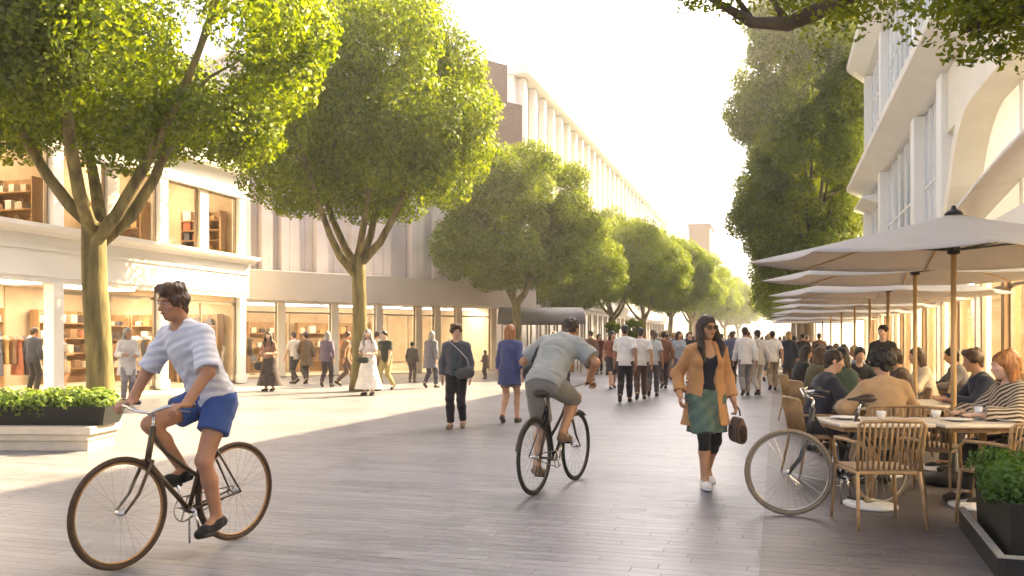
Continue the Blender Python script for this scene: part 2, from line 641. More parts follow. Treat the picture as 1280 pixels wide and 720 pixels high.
def shoes(J, name, m, vox, i, g=0.0):
    s = SDF()
    if True:
        an, t = J['an'][i], J['toe'][i]
        tp = nrm(V(t[0], t[1], 0))
        dn = nrm(np.cross(np.cross(t, V(0, 0, 1)), t)) * 1.0
        dn = -dn if dn[2] > 0 else dn
        fl = (dn, 0.8)
        heel = an - t * 0.035 + dn * 0.045
        ball = an + t * 0.125 + dn * 0.052
        s.cone(heel, ball, 0.040 + g, 0.044 + g, 0.02, cut=(an + dn * 0.082, dn))
        s.cone(an, an + dn * 0.04 + t * 0.02, 0.044 + g, 0.044 + g, 0.02, cut=(an - dn * 0.0, -dn))
        s.cone(ball, ball + t * 0.045, 0.042 + g, 0.034 + g, 0.02, cut=(an + dn * 0.082, dn))
    return s.mesh(name, m, vox)
def soles(J, name, m, vox, i):
    s = SDF()
    if True:
        an, t = J['an'][i], J['toe'][i]
        dn = nrm(np.cross(np.cross(t, V(0, 0, 1)), t))
        dn = -dn if dn[2] > 0 else dn
        c = an + dn * 0.079
        for a, b, ra, rb in ((c - t * 0.04, c + t * 0.13, 0.043, 0.047), (c + t * 0.13, c + t * 0.175, 0.047, 0.036)):
            s.cone(a, b, ra, rb, 0.01, flat=(dn, 0.28))
    return s.mesh(name, m, vox)

def hair(J, name, m, vox, style='short', big=1.0):
    H, F, hu, hr, N = J['H'], J['F'], J['hu'], J['hr'], J['N']
    R = rot3(hr, F, hu)
    s = SDF()
    s.noise = 0.0045 if vox < 0.015 else 0.006
    s.strand = vox < 0.011
    s.ell(H + hu * 0.034 - F * 0.016, (0.083 * big, 0.100 * big, 0.094 * big), R, 0.02)
    if style in ('short', 'tousled', 'curly'):
        s.cone(H - F * 0.055 + hu * 0.0, H - F * 0.052 - hu * 0.055, 0.058, 0.05, 0.02)
    if style == 'tousled':
        for q in range(16):
            a = q * 2.4
            p = H + hu * (0.095 + 0.012 * math.sin(q * 3)) + hr * 0.055 * math.cos(a) + F * 0.06 * math.sin(a)
            s.ell(p, (0.030, 0.032, 0.026), None, 0.03)
        for q in range(9):
            a = -1.9 + 3.8 * q / 8
            s.ell(H + hu * 0.02 - F * 0.085 * math.cos(a) * 0.9 + hr * 0.082 * math.sin(a), (0.026, 0.026, 0.034), None, 0.03)
        s.ell(H + F * 0.070 + hu * 0.092, (0.05, 0.024, 0.022), R, 0.03)
    if style == 'curly':
        for q in range(60):
            z = 1 - 2 * (q + .5) / 60
            a = q * 2.399
            r = math.sqrt(1 - z * z)
            u = hr * r * math.cos(a) + F * r * math.sin(a) + hu * z
            if u @ F > 0.55 and u @ hu < 0.55 or u @ hu < -0.55:
                continue
            s.ell(H + hu * 0.035 - F * 0.02 + u * 0.105 * big, (0.030, 0.030, 0.030), None, 0.015)
    if style in ('long', 'bob'):
        L = 0.34 if style == 'long' else 0.16
        for sg in (1, -1):
            s.cone(H + hr * sg * 0.070 - F * 0.015, H + hr * sg * 0.085 - F * 0.02 - hu * L, 0.030, 0.026, 0.03)
        s.cone(H - F * 0.065, H - F * 0.075 - hu * L * 1.1, 0.060, 0.045, 0.04, flat=(F, 0.7))
        s.cone(H - F * 0.05 + hr * 0.05, H - F * 0.06 + hr * 0.06 - hu * L, 0.045, 0.035, 0.04)
        s.cone(H - F * 0.05 - hr * 0.05, H - F * 0.06 - hr * 0.06 - hu * L, 0.045, 0.035, 0.04)
    if style == 'long':
        for sg in (1, -1):
            a = H + hr * sg * 0.082 - F * 0.005 - hu * 0.02
            b = N + hr * sg * 0.115 + F * 0.095 - V(0, 0, 0.03)
            s.cone(a, b, 0.034, 0.032, 0.03)
            s.cone(b, b + F * 0.03 - V(0, 0, 0.13) - hr * sg * 0.02, 0.032, 0.016, 0.03)
    if style == 'bun':
        s.ell(H - F * 0.10 + hu * 0.06, (0.045, 0.04, 0.045), R, 0.02)
    if style == 'pony':
        s.cone(H - F * 0.10 + hu * 0.03, H - F * 0.13 - hu * 0.16, 0.035, 0.02, 0.03)
    s.minus_ell(H + F * 0.10 - hu * 0.045, (0.070, 0.088, 0.098), R)
    return s.mesh(name, m, vox)

def top_garment(J, name, m, vox, sleeve=0.6, hem=-0.06, g=0.014, loose=0.012, open_front=False, neck=True, noise=0.003, shoulders=True, boxy=0.0):
    s = SDF()
    s.noise = noise
    P, N, up, fw, S = J['P'], J['N'], J['up'], J['fw'], J['S']
    torso(s, J, g, 0.07)
    L = np.linalg.norm(N - P)
    s.cone(P + up * L * 0.65, P + up * hem, 0.13 + g, 0.15 + g + boxy, 0.05, flat=(fw, 0.75))
    if hem < -0.2:
        s.cone(P, P + V(0, 0, hem), 0.15 + g, 0.17 + g + boxy, 0.05, flat=(fw, 0.78))
    for i in (0, 1):
        if sleeve > 0:
            limbs_arm(s, J, i, g, sleeve, 0.035, loose)
    if hem < -0.2:
        s.cut(P + V(0, 0, hem), V(0, 0, -1))
    else:
        s.cut(P + up * hem, -up)
    s.minus_ell(N + up * 0.045 + fw * 0.045, (0.062, 0.062, 0.062))
    if open_front:
        s.minus_cone(N + fw * 0.13 - up * 0.02, P + fw * 0.20 + V(0, 0, min(hem, 0) - 0.1), 0.065, 0.11)
    return s.mesh(name, m, vox)
def camisole(J, name, m, vox):
    s = SDF()
    s.noise = 0.002
    torso(s, J, 0.008, 0.06)
    P, N, up, fw, S = J['P'], J['N'], J['up'], J['fw'], J['S']
    s.cut(P + up * 0.0, -up)
    s.minus_ell(N + fw * 0.10 - up * 0.02, (0.085, 0.12, 0.12), rot3(S, fw, up))
    for i in (0, 1):
        s.minus_ell(J['sh'][i] + S * (0.03 if i == 0 else -0.03), (0.085, 0.10, 0.10))
    return s.mesh(name, m, vox)
def trousers(J, name, m, vox, frac=1.95, g=0.012, loose=0.012, noise=0.0025):
    s = SDF()
    s.noise = noise
    P, N, up, fw, S = J['P'], J['N'], J['up'], J['fw'], J['S']
    R = rot3(J['HS'], fw, up)
    s.ell(P + up * 0.02, (0.168 + g, 0.12 + g, 0.13 + g), R, 0.05)
    s.ell(P + up * 0.10, (0.135 + g, 0.105 + g, 0.10 + g), R, 0.05)
    for i in (0, 1):
        limbs_leg(s, J, i, g, frac, 0.03, loose)
    s.cut(P + up * 0.12, up)
    return s.mesh(name, m, vox)
def skirt(J, name, m, vox, length=0.45, flare=0.22, noise=0.005):
    s = SDF()
    s.noise = noise
    P, up, fw = J['P'], J['up'], J['fw']
    s.cone(P + up * 0.10, P + V(0, 0, -length - 0.05), 0.135, flare, 0.05, flat=(fw, 0.8))
    s.ell(P, (0.166, 0.13, 0.14), rot3(J['S'], fw, up), 0.05)
    for i in (0, 1):
        limbs_leg(s, J, i, 0.025, 1.0, 0.06, 0.03)
    s.cut(P + up * 0.12, up)
    s.cut(P + V(0, 0, -length), V(0, 0, -1))
    return s.mesh(name, m, vox)
def face_bits(root, J, glasses=False, lipcol=(0.30, 0.09, 0.07), browcol=(0.03, 0.018, 0.012)):
    H, F, hu, hr = J['H'], J['F'], J['hu'], J['hr']
    R = rot3(hr, F, hu)
    if glasses:
        mb = MB()
        for sg in (1, -1):
            c = H + hr * sg * 0.034 + F * 0.098 + hu * 0.006
            mb.tube([Vector(c), Vector(c + F * 0.006)], 0.027, 14)
            mb.tube([Vector(H + hr * sg * 0.060 + F * 0.095 + hu * 0.010), Vector(H + hr * sg * 0.078 + hu * 0.008)], 0.004, 6)
        mb.tube([Vector(H - hr * 0.012 + F * 0.104 + hu * 0.012), Vector(H + hr * 0.012 + F * 0.104 + hu * 0.012)], 0.004, 6)
        mb.build('sunglasses', mat('dark_lens', (0.015, 0.013, 0.012), 0.1, spec=0.8), root)
    else:
        for sg in (1, -1):
            e = link('eye', SDF().ell(H + hr * sg * 0.031 + F * 0.080 + hu * 0.005, (0.0120, 0.0125, 0.0065), R, 0).mesh('eye', mat('eye_white', (0.45, 0.42, 0.39), 0.3), 0.003), root)
            link('iris', SDF().ell(H + hr * sg * 0.031 + F * 0.089 + hu * 0.005, (0.0055, 0.005, 0.0055), R, 0).mesh('iris', mat('iris', (0.03, 0.018, 0.01), 0.15), 0.002), e)
    for sg in (1, -1):
        mb = MB()
        mb.tube([Vector(H + hr * sg * 0.014 + F * 0.095 + hu * 0.024), Vector(H + hr * sg * 0.033 + F * 0.091 + hu * 0.031), Vector(H + hr * sg * 0.050 + F * 0.076 + hu * 0.024)], [0.0026, 0.0032, 0.0018], 6)
        mb.build('eyebrow', hairmat(browcol), root, True)
    link('lips', SDF().ell(H + F * 0.089 - hu * 0.059, (0.021, 0.008, 0.009), R, 0).mesh('lips', mat('lips', lipcol, 0.4), 0.003), root)
# ---------------------------------------------------------------- bicycle: local forward +Y, ground contact of rear wheel y=-hb, front y=+hb
def bicycle(name, label, loc, rz, frame_col, tyre_col, rim_col, group=None, guard=True, hb=0.5, wr=0.345, steer=0.0):
    root = thing(name, label, 'bicycle', loc, rz, group)
    mf = mat('bicycle_paint', frame_col, 0.35, 0.1, 20, metal=0.3, spec=0.6)
    mt = mat('tyre_rubber', tyre_col, 0.75, 0.2, 40, 0.3, 150)
    mr = mat('rim_metal', rim_col, 0.3, 0.08, 20, metal=0.8)
    mch = mat('chrome', (0.55, 0.53, 0.5), 0.22, 0.05, metal=1.0)
    mk = mat('black_plastic', (0.02, 0.019, 0.018), 0.5, 0.2)
    ml = mat('saddle_leather', (0.035, 0.022, 0.015), 0.5, 0.2, 20, 0.2)
    st = Matrix.Rotation(steer, 4, 'Z')
    hub = [Vector((0, -hb, wr + 0.012)), Vector((0, hb, wr + 0.012))]
    def turn(p):
        p = Vector(p)
        return hub[1] + st @ (p - hub[1])
    for k in (0, 1):
        c = hub[k]
        fw = Vector((0, 1, 0)) if k == 0 else (st @ Vector((0, 1, 0)))
        sd = Vector((1, 0, 0)) if k == 0 else (st @ Vector((1, 0, 0)))
        wname = 'wheel'
        w = MB().tube([c - sd * 0.045, c - sd * 0.02, c + sd * 0.02, c + sd * 0.045], [0.012, 0.02, 0.02, 0.012], 12).build(wname, mch, root, True)
        MB().ring(c, fw, (0, 0, 1), wr - 0.008, 0.019, 56, 10).build('tyre', mt, w, True)
        MB().ring(c, fw, (0, 0, 1), wr - 0.031, 0.0085, 56, 8).build('rim', mr, w, True)
        sp = MB()
        for q in range(32):
            a = 2 * PI * q / 32
            b = a + (0.5 if q % 4 < 2 else -0.5)
            so = sd * (0.03 if q % 2 else -0.03)
            d0 = fw * math.cos(b) + Vector((0, 0, math.sin(b)))
            d1 = fw * math.cos(a) + Vector((0, 0, math.sin(a)))
            sp.tube([c + so + d0 * 0.02, c + d1 * (wr - 0.035)], 0.0011, 4, False)
        sp.build('spokes', mch, w)
    bb = Vector((0, -0.06, 0.29))
    st_top = Vector((0, -0.235, 0.82))
    hd_lo = Vector((0, hb - 0.205, 0.66))
    hd_hi = Vector((0, hb - 0.245, 0.86))
    f = MB()
    f.tube([bb, st_top], 0.0155, 10)
    f.tube([bb, bb.lerp(hd_lo, 0.5) + Vector((0, -0.01, -0.015)), hd_lo], 0.0175, 10)
    f.tube([bb.lerp(st_top, 0.42), bb.lerp(st_top, 0.42).lerp(hd_hi, 0.35) + Vector((0, -0.02, -0.05)), bb.lerp(st_top, 0.42).lerp(hd_hi, 0.7) + Vector((0, 0.01, -0.05)), hd_hi - Vector((0, 0, 0.03))], 0.015, 10)
    f.tube([hd_lo - Vector((0, -0.004, 0.02)), hd_hi + Vector((0, -0.004, 0.02))], 0.021, 12)
    f.tube([bb - Vector((0.035, 0, 0)), bb + Vector((0.035, 0, 0))], 0.023, 12)
    for s in (-1, 1):
        o = Vector((0.055 * s, 0, 0))
        f.tube([bb + Vector((0.02 * s, 0, 0)), hub[0] + o], [0.011, 0.008], 8)
        f.tube([st_top + Vector((0.015 * s, 0.01, -0.05)), hub[0] + o], [0.009, 0.007], 8)
    f.build('frame', mf, root, True)
    fk = MB()
    for s in (-1, 1):
        o = st @ Vector((0.048 * s, 0, 0))
        fk.tube([hd_lo + o * 0.9, hd_lo.lerp(hub[1], 0.65) + o + st @ Vector((0, -0.03, 0)), hub[1] + o], [0.013, 0.011, 0.008], 8)
    fk.tube([hd_lo - (st @ Vector((0.05, 0, 0))), hd_lo + (st @ Vector((0.05, 0, 0)))], 0.015, 8)
    fk.build('fork', mf, root, True)
    h0 = hd_hi + Vector((0, -0.012, 0.09))
    MB().tube([hd_hi, h0], 0.012, 8).tube([h0, h0 + st @ Vector((0, 0.06, 0.03))], 0.012, 8).build('stem', mch, root, True)
    hbm = h0 + st @ Vector((0, 0.06, 0.03))
    pts = [hbm + st @ Vector(p) for p in ((-0.27, -0.15, 0.045), (-0.265, -0.04, 0.055), (-0.2, 0.025, 0.04), (-0.06, 0.01, 0), (0.06, 0.01, 0), (0.2, 0.025, 0.04), (0.265, -0.04, 0.055), (0.27, -0.15, 0.045))]
    hbp = MB().tube(pts, 0.011, 8).build('handlebar', mch, root, True)
    for s in (0, -1):
        a, b = (pts[0], pts[1]) if s == 0 else (pts[-1], pts[-2])
        MB().tube([a + (a - b) * 0.05, b], 0.0165, 10).build('grip', mk, hbp, True)
        lev = MB().tube([b + Vector((0, 0, -0.01)), b + st @ Vector((0, 0.03, -0.03)), a + st @ Vector((0, 0.03, -0.04))], 0.005, 6)
        lev.build('brake_lever', mch, hbp, True)
    sd = MB()
    sd.tube([Vector((0, -0.40, 0.945)), Vector((0, -0.36, 0.95)), Vector((0, -0.28, 0.945)), Vector((0, -0.20, 0.94)), Vector((0, -0.13, 0.937))], [0.06, 0.085, 0.065, 0.03, 0.015], 14)
    sd.v = [(x, y, 0.945 + (z - 0.945) * (0.42 if z > 0.945 else 0.55)) for x, y, z in sd.v]
    sad = sd.build('saddle', ml, root, True)
    MB().tube([st_top - Vector((0, 0, 0.02)), Vector((0, -0.275, 0.935))], 0.0125, 8).build('seat_post', mch, root, True)
    cr = MB()
    cr.ring(bb + Vector((0.045, 0, 0)), (0, 1, 0), (0, 0, 1), 0.085, 0.005, 32, 6)
    cr.tube([bb - Vector((0.06, 0, 0)), bb + Vector((0.06, 0, 0))], 0.012, 8)
    for s, a in ((1, 1.35), (-1, 1.35 + PI)):
        e = bb + Vector((0.07 * s, 0.17 * math.cos(a), 0.17 * math.sin(a)))
        cr.tube([bb + Vector((0.06 * s, 0, 0)), e], 0.009, 8)
        pd = MB().box(e.x + (0 if s > 0 else -0.1), e.x + (0.1 if s > 0 else 0), e.y - 0.045, e.y + 0.045, e.z - 0.012, e.z + 0.012)
        pd.build('pedal', mk, root, False, 0.004)
    for k in range(4):
        a = k * PI / 2 + 0.3
        cr.tube([bb + Vector((0.045, 0, 0)), bb + Vector((0.045, 0.085 * math.cos(a), 0.085 * math.sin(a)))], 0.006, 6)
    cr.build('crankset', mch, root, True)
    ch = MB()
    for s in (1, -1):
        ch.tube([bb + Vector((0.045, 0, 0.085 * s)), hub[0] + Vector((0.045, 0, 0.03 * s))], 0.005, 6)
    ch.ring(hub[0] + Vector((0.045, 0, 0)), (0, 1, 0), (0, 0, 1), 0.03, 0.005, 20, 6)
    ch.build('chain', mat('chain_steel', (0.10, 0.09, 0.08), 0.4, metal=0.8), root, True)
    if guard:
        for k, a0, a1 in ((0, 0.25, 2.9), (1, 0.9, 2.75)):
            g = MB()
            fw = Vector((0, 1, 0)) if k == 0 else (st @ Vector((0, 1, 0)))
            sdv = Vector((1, 0, 0)) if k == 0 else (st @ Vector((1, 0, 0)))
            n = 22
            vs, fs = [], []
            for q in range(n + 1):
                a = a0 + (a1 - a0) * q / n
                for x, rr in ((-0.024, 0.024), (0, 0.034), (0.024, 0.024), (0, 0.031)):
                    vs.append(hub[k] + sdv * x + (fw * math.cos(a) + Vector((0, 0, math.sin(a)))) * (wr + rr))
            for q in range(n):
                for j in range(4):
                    fs.append((q * 4 + j, q * 4 + (j + 1) % 4, q * 4 + 4 + (j + 1) % 4, q * 4 + 4 + j))
            g.add(vs, fs)
            g.build('mudguard', mf, root, True)
    MB().tube([Vector((0.045, -0.10, 0.26)), Vector((0.11, -0.16, 0.03))], 0.008, 6).build('kickstand', mch, root, True) if not guard else None
    return root, pts
# ---------------------------------------------------------------- light, air, camera exposure
EL = math.radians(38)
SUN = Vector((0.53 * math.cos(EL), 0.85 * math.cos(EL), math.sin(EL))).normalized()
world = bpy.data.worlds.new('World')
SC.world = world
world.use_nodes = True
wn = world.node_tree
sky = wn.nodes.new('ShaderNodeTexSky')
sky.sky_type = 'NISHITA'
sky.sun_disc = False
sky.sun_elevation = EL
sky.sun_rotation = math.atan2(SUN.x, SUN.y)
sky.air_density = 0.7
sky.dust_density = 6.0
sky.ozone_density = 0.3
hs = wn.nodes.new('ShaderNodeHueSaturation')
hs.inputs['Saturation'].default_value = 0.62
wn.links.new(sky.outputs['Color'], hs.inputs['Color'])
mw = wn.nodes.new('ShaderNodeMix')
mw.data_type = 'RGBA'
mw.blend_type = 'MULTIPLY'
mw.inputs['Factor'].default_value = 1.0
mw.inputs['B'].default_value = (1.0, 0.945, 0.915, 1)
wn.links.new(hs.outputs['Color'], mw.inputs['A'])
wn.links.new(mw.outputs['Result'], wn.nodes['Background'].inputs['Color'])
wn.nodes['Background'].inputs['Strength'].default_value = 0.105
sl = bpy.data.lights.new('sun', 'SUN')
sl.energy = 5.0
sl.angle = math.radians(0.5)
sl.color = (1.0, 0.78, 0.43)
so = bpy.data.objects.new('sun', sl)
COL.objects.link(so)
so.rotation_euler = SUN.to_track_quat('Z', 'Y').to_euler()
so.location = SUN * 60
vs = SC.view_settings
vs.view_transform = 'Standard'
vs.look = 'None'
vs.gamma = 1
vs.use_curve_mapping = False
vs.exposure = 2.7
SC.cycles.max_bounces = 6
SC.cycles.diffuse_bounces = 3
SC.cycles.glossy_bounces = 2
SC.cycles.transmission_bounces = 4
SC.cycles.transparent_max_bounces = 12
SC.cycles.volume_bounces = 0
SC.cycles.sample_clamp_indirect = 6
SC.cycles.use_denoising = True
SC.cycles.caustics_reflective = False
SC.cycles.caustics_refractive = False
HAZE = 0.0011
hm = bpy.data.materials.new('haze_air')
hm.use_nodes = True
nt = hm.node_tree
nt.nodes.remove(nt.nodes['Principled BSDF'])
pv = nt.nodes.new('ShaderNodeVolumePrincipled')
pv.inputs['Color'].default_value = (1.0, 0.96, 0.90, 1)
pv.inputs['Density'].default_value = HAZE
pv.inputs['Anisotropy'].default_value = 0.45
nt.links.new(pv.outputs['Volume'], nt.nodes['Material Output'].inputs['Volume'])
hz = MB().box(-90, 90, -30, 290, -1, 24).build('haze', hm)
hz['kind'] = 'stuff'
# ---------------------------------------------------------------- ground
def paving(name, c0, c1, joint, bw, bh, rot, bumpd, rough=0.5):
    m = bpy.data.materials.new(name)
    m.use_nodes = True
    nt = m.node_tree
    N, L = nt.nodes, nt.links
    b = N['Principled BSDF']
    tc = N.new('ShaderNodeTexCoord')
    mp = N.new('ShaderNodeMapping')
    mp.inputs['Rotation'].default_value = (0, 0, rot)
    mp.inputs['Location'].default_value = (1.3, 0.03, 0)
    L.new(tc.outputs['Object'], mp.inputs['Vector'])
    br = N.new('ShaderNodeTexBrick')
    br.inputs['Scale'].default_value = 1.0
    br.inputs['Brick Width'].default_value = bw
    br.inputs['Row Height'].default_value = bh
    br.inputs['Mortar Size'].default_value = 0.006
    br.inputs['Mortar Smooth'].default_value = 0.6
    br.inputs['Bias'].default_value = 0.0
    br.inputs['Color1'].default_value = (*c0, 1)
    br.inputs['Color2'].default_value = (*c1, 1)
    br.inputs['Mortar'].default_value = (*joint, 1)
    br.offset = 0.0
    sx = N.new('ShaderNodeSeparateXYZ')
    L.new(mp.outputs['Vector'], sx.inputs[0])
    dv = N.new('ShaderNodeMath')
    dv.operation = 'DIVIDE'
    dv.inputs[1].default_value = bh
    L.new(sx.outputs['Y'], dv.inputs[0])
    fl = N.new('ShaderNodeMath')
    fl.operation = 'FLOOR'
    L.new(dv.outputs[0], fl.inputs[0])
    wn_ = N.new('ShaderNodeTexWhiteNoise')
    wn_.noise_dimensions = '1D'
    L.new(fl.outputs[0], wn_.inputs['W'])
    ma = N.new('ShaderNodeMath')
    ma.operation = 'MULTIPLY_ADD'
    ma.inputs[1].default_value = bw
    L.new(wn_.outputs['Value'], ma.inputs[0])
    L.new(sx.outputs['X'], ma.inputs[2])
    cx = N.new('ShaderNodeCombineXYZ')
    L.new(ma.outputs[0], cx.inputs['X'])
    L.new(sx.outputs['Y'], cx.inputs['Y'])
    L.new(cx.outputs[0], br.inputs['Vector'])
    n1 = N.new('ShaderNodeTexNoise')
    n1.inputs['Scale'].default_value = 0.35
    n1.inputs['Detail'].default_value = 6
    L.new(tc.outputs['Object'], n1.inputs['Vector'])
    mp2 = N.new('ShaderNodeMapping')
    mp2.inputs['Scale'].default_value = (1.2, 9, 1)
    L.new(mp.outputs['Vector'], mp2.inputs['Vector'])
    n2 = N.new('ShaderNodeTexNoise')
    n2.inputs['Scale'].default_value = 2.5
    n2.inputs['Detail'].default_value = 6
    n2.inputs['Roughness'].default_value = 0.65
    L.new(mp2.outputs['Vector'], n2.inputs['Vector'])
    add = N.new('ShaderNodeMath')
    add.operation = 'ADD'
    L.new(n1.outputs['Fac'], add.inputs[0])
    L.new(n2.outputs['Fac'], add.inputs[1])
    mr = N.new('ShaderNodeMapRange')
    mr.inputs['From Min'].default_value = 0.65
    mr.inputs['From Max'].default_value = 1.35
    mr.inputs['To Min'].default_value = 0.55
    mr.inputs['To Max'].default_value = 1.25
    L.new(add.outputs[0], mr.inputs['Value'])
    vo = N.new('ShaderNodeTexVoronoi')
    vo.inputs['Scale'].default_value = 1.3
    L.new(tc.outputs['Object'], vo.inputs['Vector'])
    sp = N.new('ShaderNodeMapRange')
    sp.inputs['From Min'].default_value = 0.02
    sp.inputs['From Max'].default_value = 0.05
    sp.inputs['To Min'].default_value = 0.66
    sp.inputs['To Max'].default_value = 1.0
    L.new(vo.outputs['Distance'], sp.inputs['Value'])
    n3 = N.new('ShaderNodeTexNoise')
    n3.inputs['Scale'].default_value = 0.9
    n3.inputs['Detail'].default_value = 7
    n3.inputs['Roughness'].default_value = 0.7
    L.new(tc.outputs['Object'], n3.inputs['Vector'])
    st3 = N.new('ShaderNodeMapRange')
    st3.inputs['From Min'].default_value = 0.56
    st3.inputs['From Max'].default_value = 0.70
    st3.inputs['To Min'].default_value = 1.0
    st3.inputs['To Max'].default_value = 0.72
    L.new(n3.outputs['Fac'], st3.inputs['Value'])
    m3 = N.new('ShaderNodeMath')
    m3.operation = 'MULTIPLY'
    L.new(sp.outputs['Result'], m3.inputs[0])
    L.new(st3.outputs['Result'], m3.inputs[1])
    m4 = N.new('ShaderNodeMath')
    m4.operation = 'MULTIPLY'
    L.new(m3.outputs[0], m4.inputs[0])
    L.new(mr.outputs['Result'], m4.inputs[1])
    mx = N.new('ShaderNodeMix')
    mx.data_type = 'RGBA'
    mx.blend_type = 'MULTIPLY'
    mx.inputs['Factor'].default_value = 1
    L.new(br.outputs['Color'], mx.inputs['A'])
    cb = N.new('ShaderNodeCombineColor')
    for q in range(3):
        L.new(m4.outputs[0], cb.inputs[q])
    L.new(cb.outputs[0], mx.inputs['B'])
    L.new(mx.outputs['Result'], b.inputs['Base Color'])
    rr = N.new('ShaderNodeMapRange')
    rr.inputs['From Min'].default_value = 0.3
    rr.inputs['From Max'].default_value = 0.7
    rr.inputs['To Min'].default_value = rough - 0.14
    rr.inputs['To Max'].default_value = rough + 0.12
    L.new(n2.outputs['Fac'], rr.inputs['Value'])
    L.new(rr.outputs['Result'], b.inputs['Roughness'])
    b.inputs['Specular IOR Level'].default_value = 0.5
    bp = N.new('ShaderNodeBump')
    bp.inputs['Strength'].default_value = 0.45
    bp.inputs['Distance'].default_value = bumpd
    s2 = N.new('ShaderNodeMath')
    s2.operation = 'MULTIPLY_ADD'
    s2.inputs[1].default_value = -1.0
    L.new(br.outputs['Fac'], s2.inputs[0])
    L.new(n2.outputs['Fac'], s2.inputs[2])
    L.new(s2.outputs[0], bp.inputs['Height'])
    L.new(bp.outputs['Normal'], b.inputs['Normal'])
    return m
def sheet(name, x0, x1, y0, y1, z, m):
    mb = MB()
    mb.add([(x0, y0, z), (x1, y0, z), (x1, y1, z), (x0, y1, z)], [(0, 1, 2, 3)])
    return structure(mb.build(name, m))
M_street = paving('street_pavers', (0.220, 0.213, 0.232), (0.160, 0.154, 0.170), (0.10, 0.096, 0.105), 0.95, 0.115, 0, 0.006, 0.40)
M_deck = paving('terrace_boards', (0.14, 0.118, 0.115), (0.11, 0.094, 0.094), (0.04, 0.035, 0.035), 2.4, 0.14, 0, 0.008, 0.45)
sheet('ground', -85, 85, -25, 280, 0.0, M_street)
sheet('terrace_paving', -0.1, 4.0, 1.5, 60, 0.004, M_deck)
sheet('shop_pavement', -16.9, -14.6, -5, 27, 0.004, paving('pale_flagstone', (0.42, 0.38, 0.33), (0.36, 0.33, 0.29), (0.2, 0.18, 0.16), 0.9, 0.6, 0, 0.004, 0.55))
# ---------------------------------------------------------------- foliage
def leaf_mesh(name, C, N, size, m, aspect=0.6, fold=0.18):
    n = len(C)
    T = rng.normal(size=(n, 3))
    T -= N * (T * N).sum(1)[:, None]
    T /= np.linalg.norm(T, axis=1)[:, None] + 1e-9
    B = np.cross(N, T)
    s = size * rng.uniform(0.65, 1.25, (n, 1))
    v = np.empty((n, 4, 3))
    v[:, 0] = C - T * s * 0.5
    v[:, 1] = C + B * s * 0.5 * aspect + N * s * fold
    v[:, 2] = C + T * s * 0.5 - N * s * 0.1
    v[:, 3] = C - B * s * 0.5 * aspect + N * s * fold
    me = bpy.data.meshes.new(name)
    me.vertices.add(n * 4)
    me.vertices.foreach_set('co', v.astype(np.float32).ravel())
    me.loops.add(n * 4)
    me.loops.foreach_set('vertex_index', np.arange(n * 4, dtype=np.int32))
    me.polygons.add(n)
    me.polygons.foreach_set('loop_start', np.arange(0, n * 4, 4, dtype=np.int32))
    me.materials.append(m)
    me.update()
    return me
def unit(n):
    v = rng.normal(size=(n, 3))
    return v / np.linalg.norm(v, axis=1)[:, None]
def clump_leaves(centers, radii, n, jitter=0.6, up=0.35):
    centers, radii = np.array(centers), np.array(radii)
    w = radii ** 2
    pick = rng.choice(len(centers), n, p=w / w.sum())
    d = unit(n)
    rr = radii[pick] * (1 - 0.45 * rng.random(n) ** 2.2) * (0.92 + 0.14 * rng.random(n))
    C = centers[pick] + d * rr[:, None] * np.array([1, 1, 0.85])
    N = d + jitter * rng.normal(size=(n, 3)) + np.array([0, 0, up])
    N /= np.linalg.norm(N, axis=1)[:, None]
    return C, N
def dome_clumps(R, zb, zt, n, r0, r1, sq=2.3, flat=0.35, noise=0.10):
    """clump centres filling a mushroom dome, most of them near its skin"""
    cs, rs = [], []
    zc = zb + (zt - zb) * flat
    for q in range(n):
        u = unit(1)[0]
        hgt = (zt - zc) if u[2] > 0 else (zc - zb)
        t = 1 - 0.5 * rng.random() ** 2.5
        k = (abs(u[0]) ** sq + abs(u[1]) ** sq + abs(u[2]) ** sq) ** (1 / sq)
        p = u / k * t * (1 + noise * rng.normal())
        r = rng.uniform(r0, r1)
        cs.append((p[0] * (R - r * 0.7), p[1] * (R - r * 0.7), zc + p[2] * (hgt - r * 0.6)))
        rs.append(r)
    return cs, rs
M_leaf = leafmat('plane_tree_leaves', (0.040, 0.080, 0.002), (0.180, 0.235, 0.004), 0.45)
M_leaf_dark = leafmat('dark_tree_leaves', (0.046, 0.082, 0.002), (0.185, 0.225, 0.005), 0.5)
M_bark = mat('tree_bark', (0.16, 0.13, 0.05), 0.9, 0.6, 7, 1.0, 26, stretch=(1, 1, 0.2))
M_bark_dark = mat('dark_bark', (0.085, 0.06, 0.035), 0.9, 0.4, 3.5, 0.9, 30, stretch=(1, 1, 0.22))
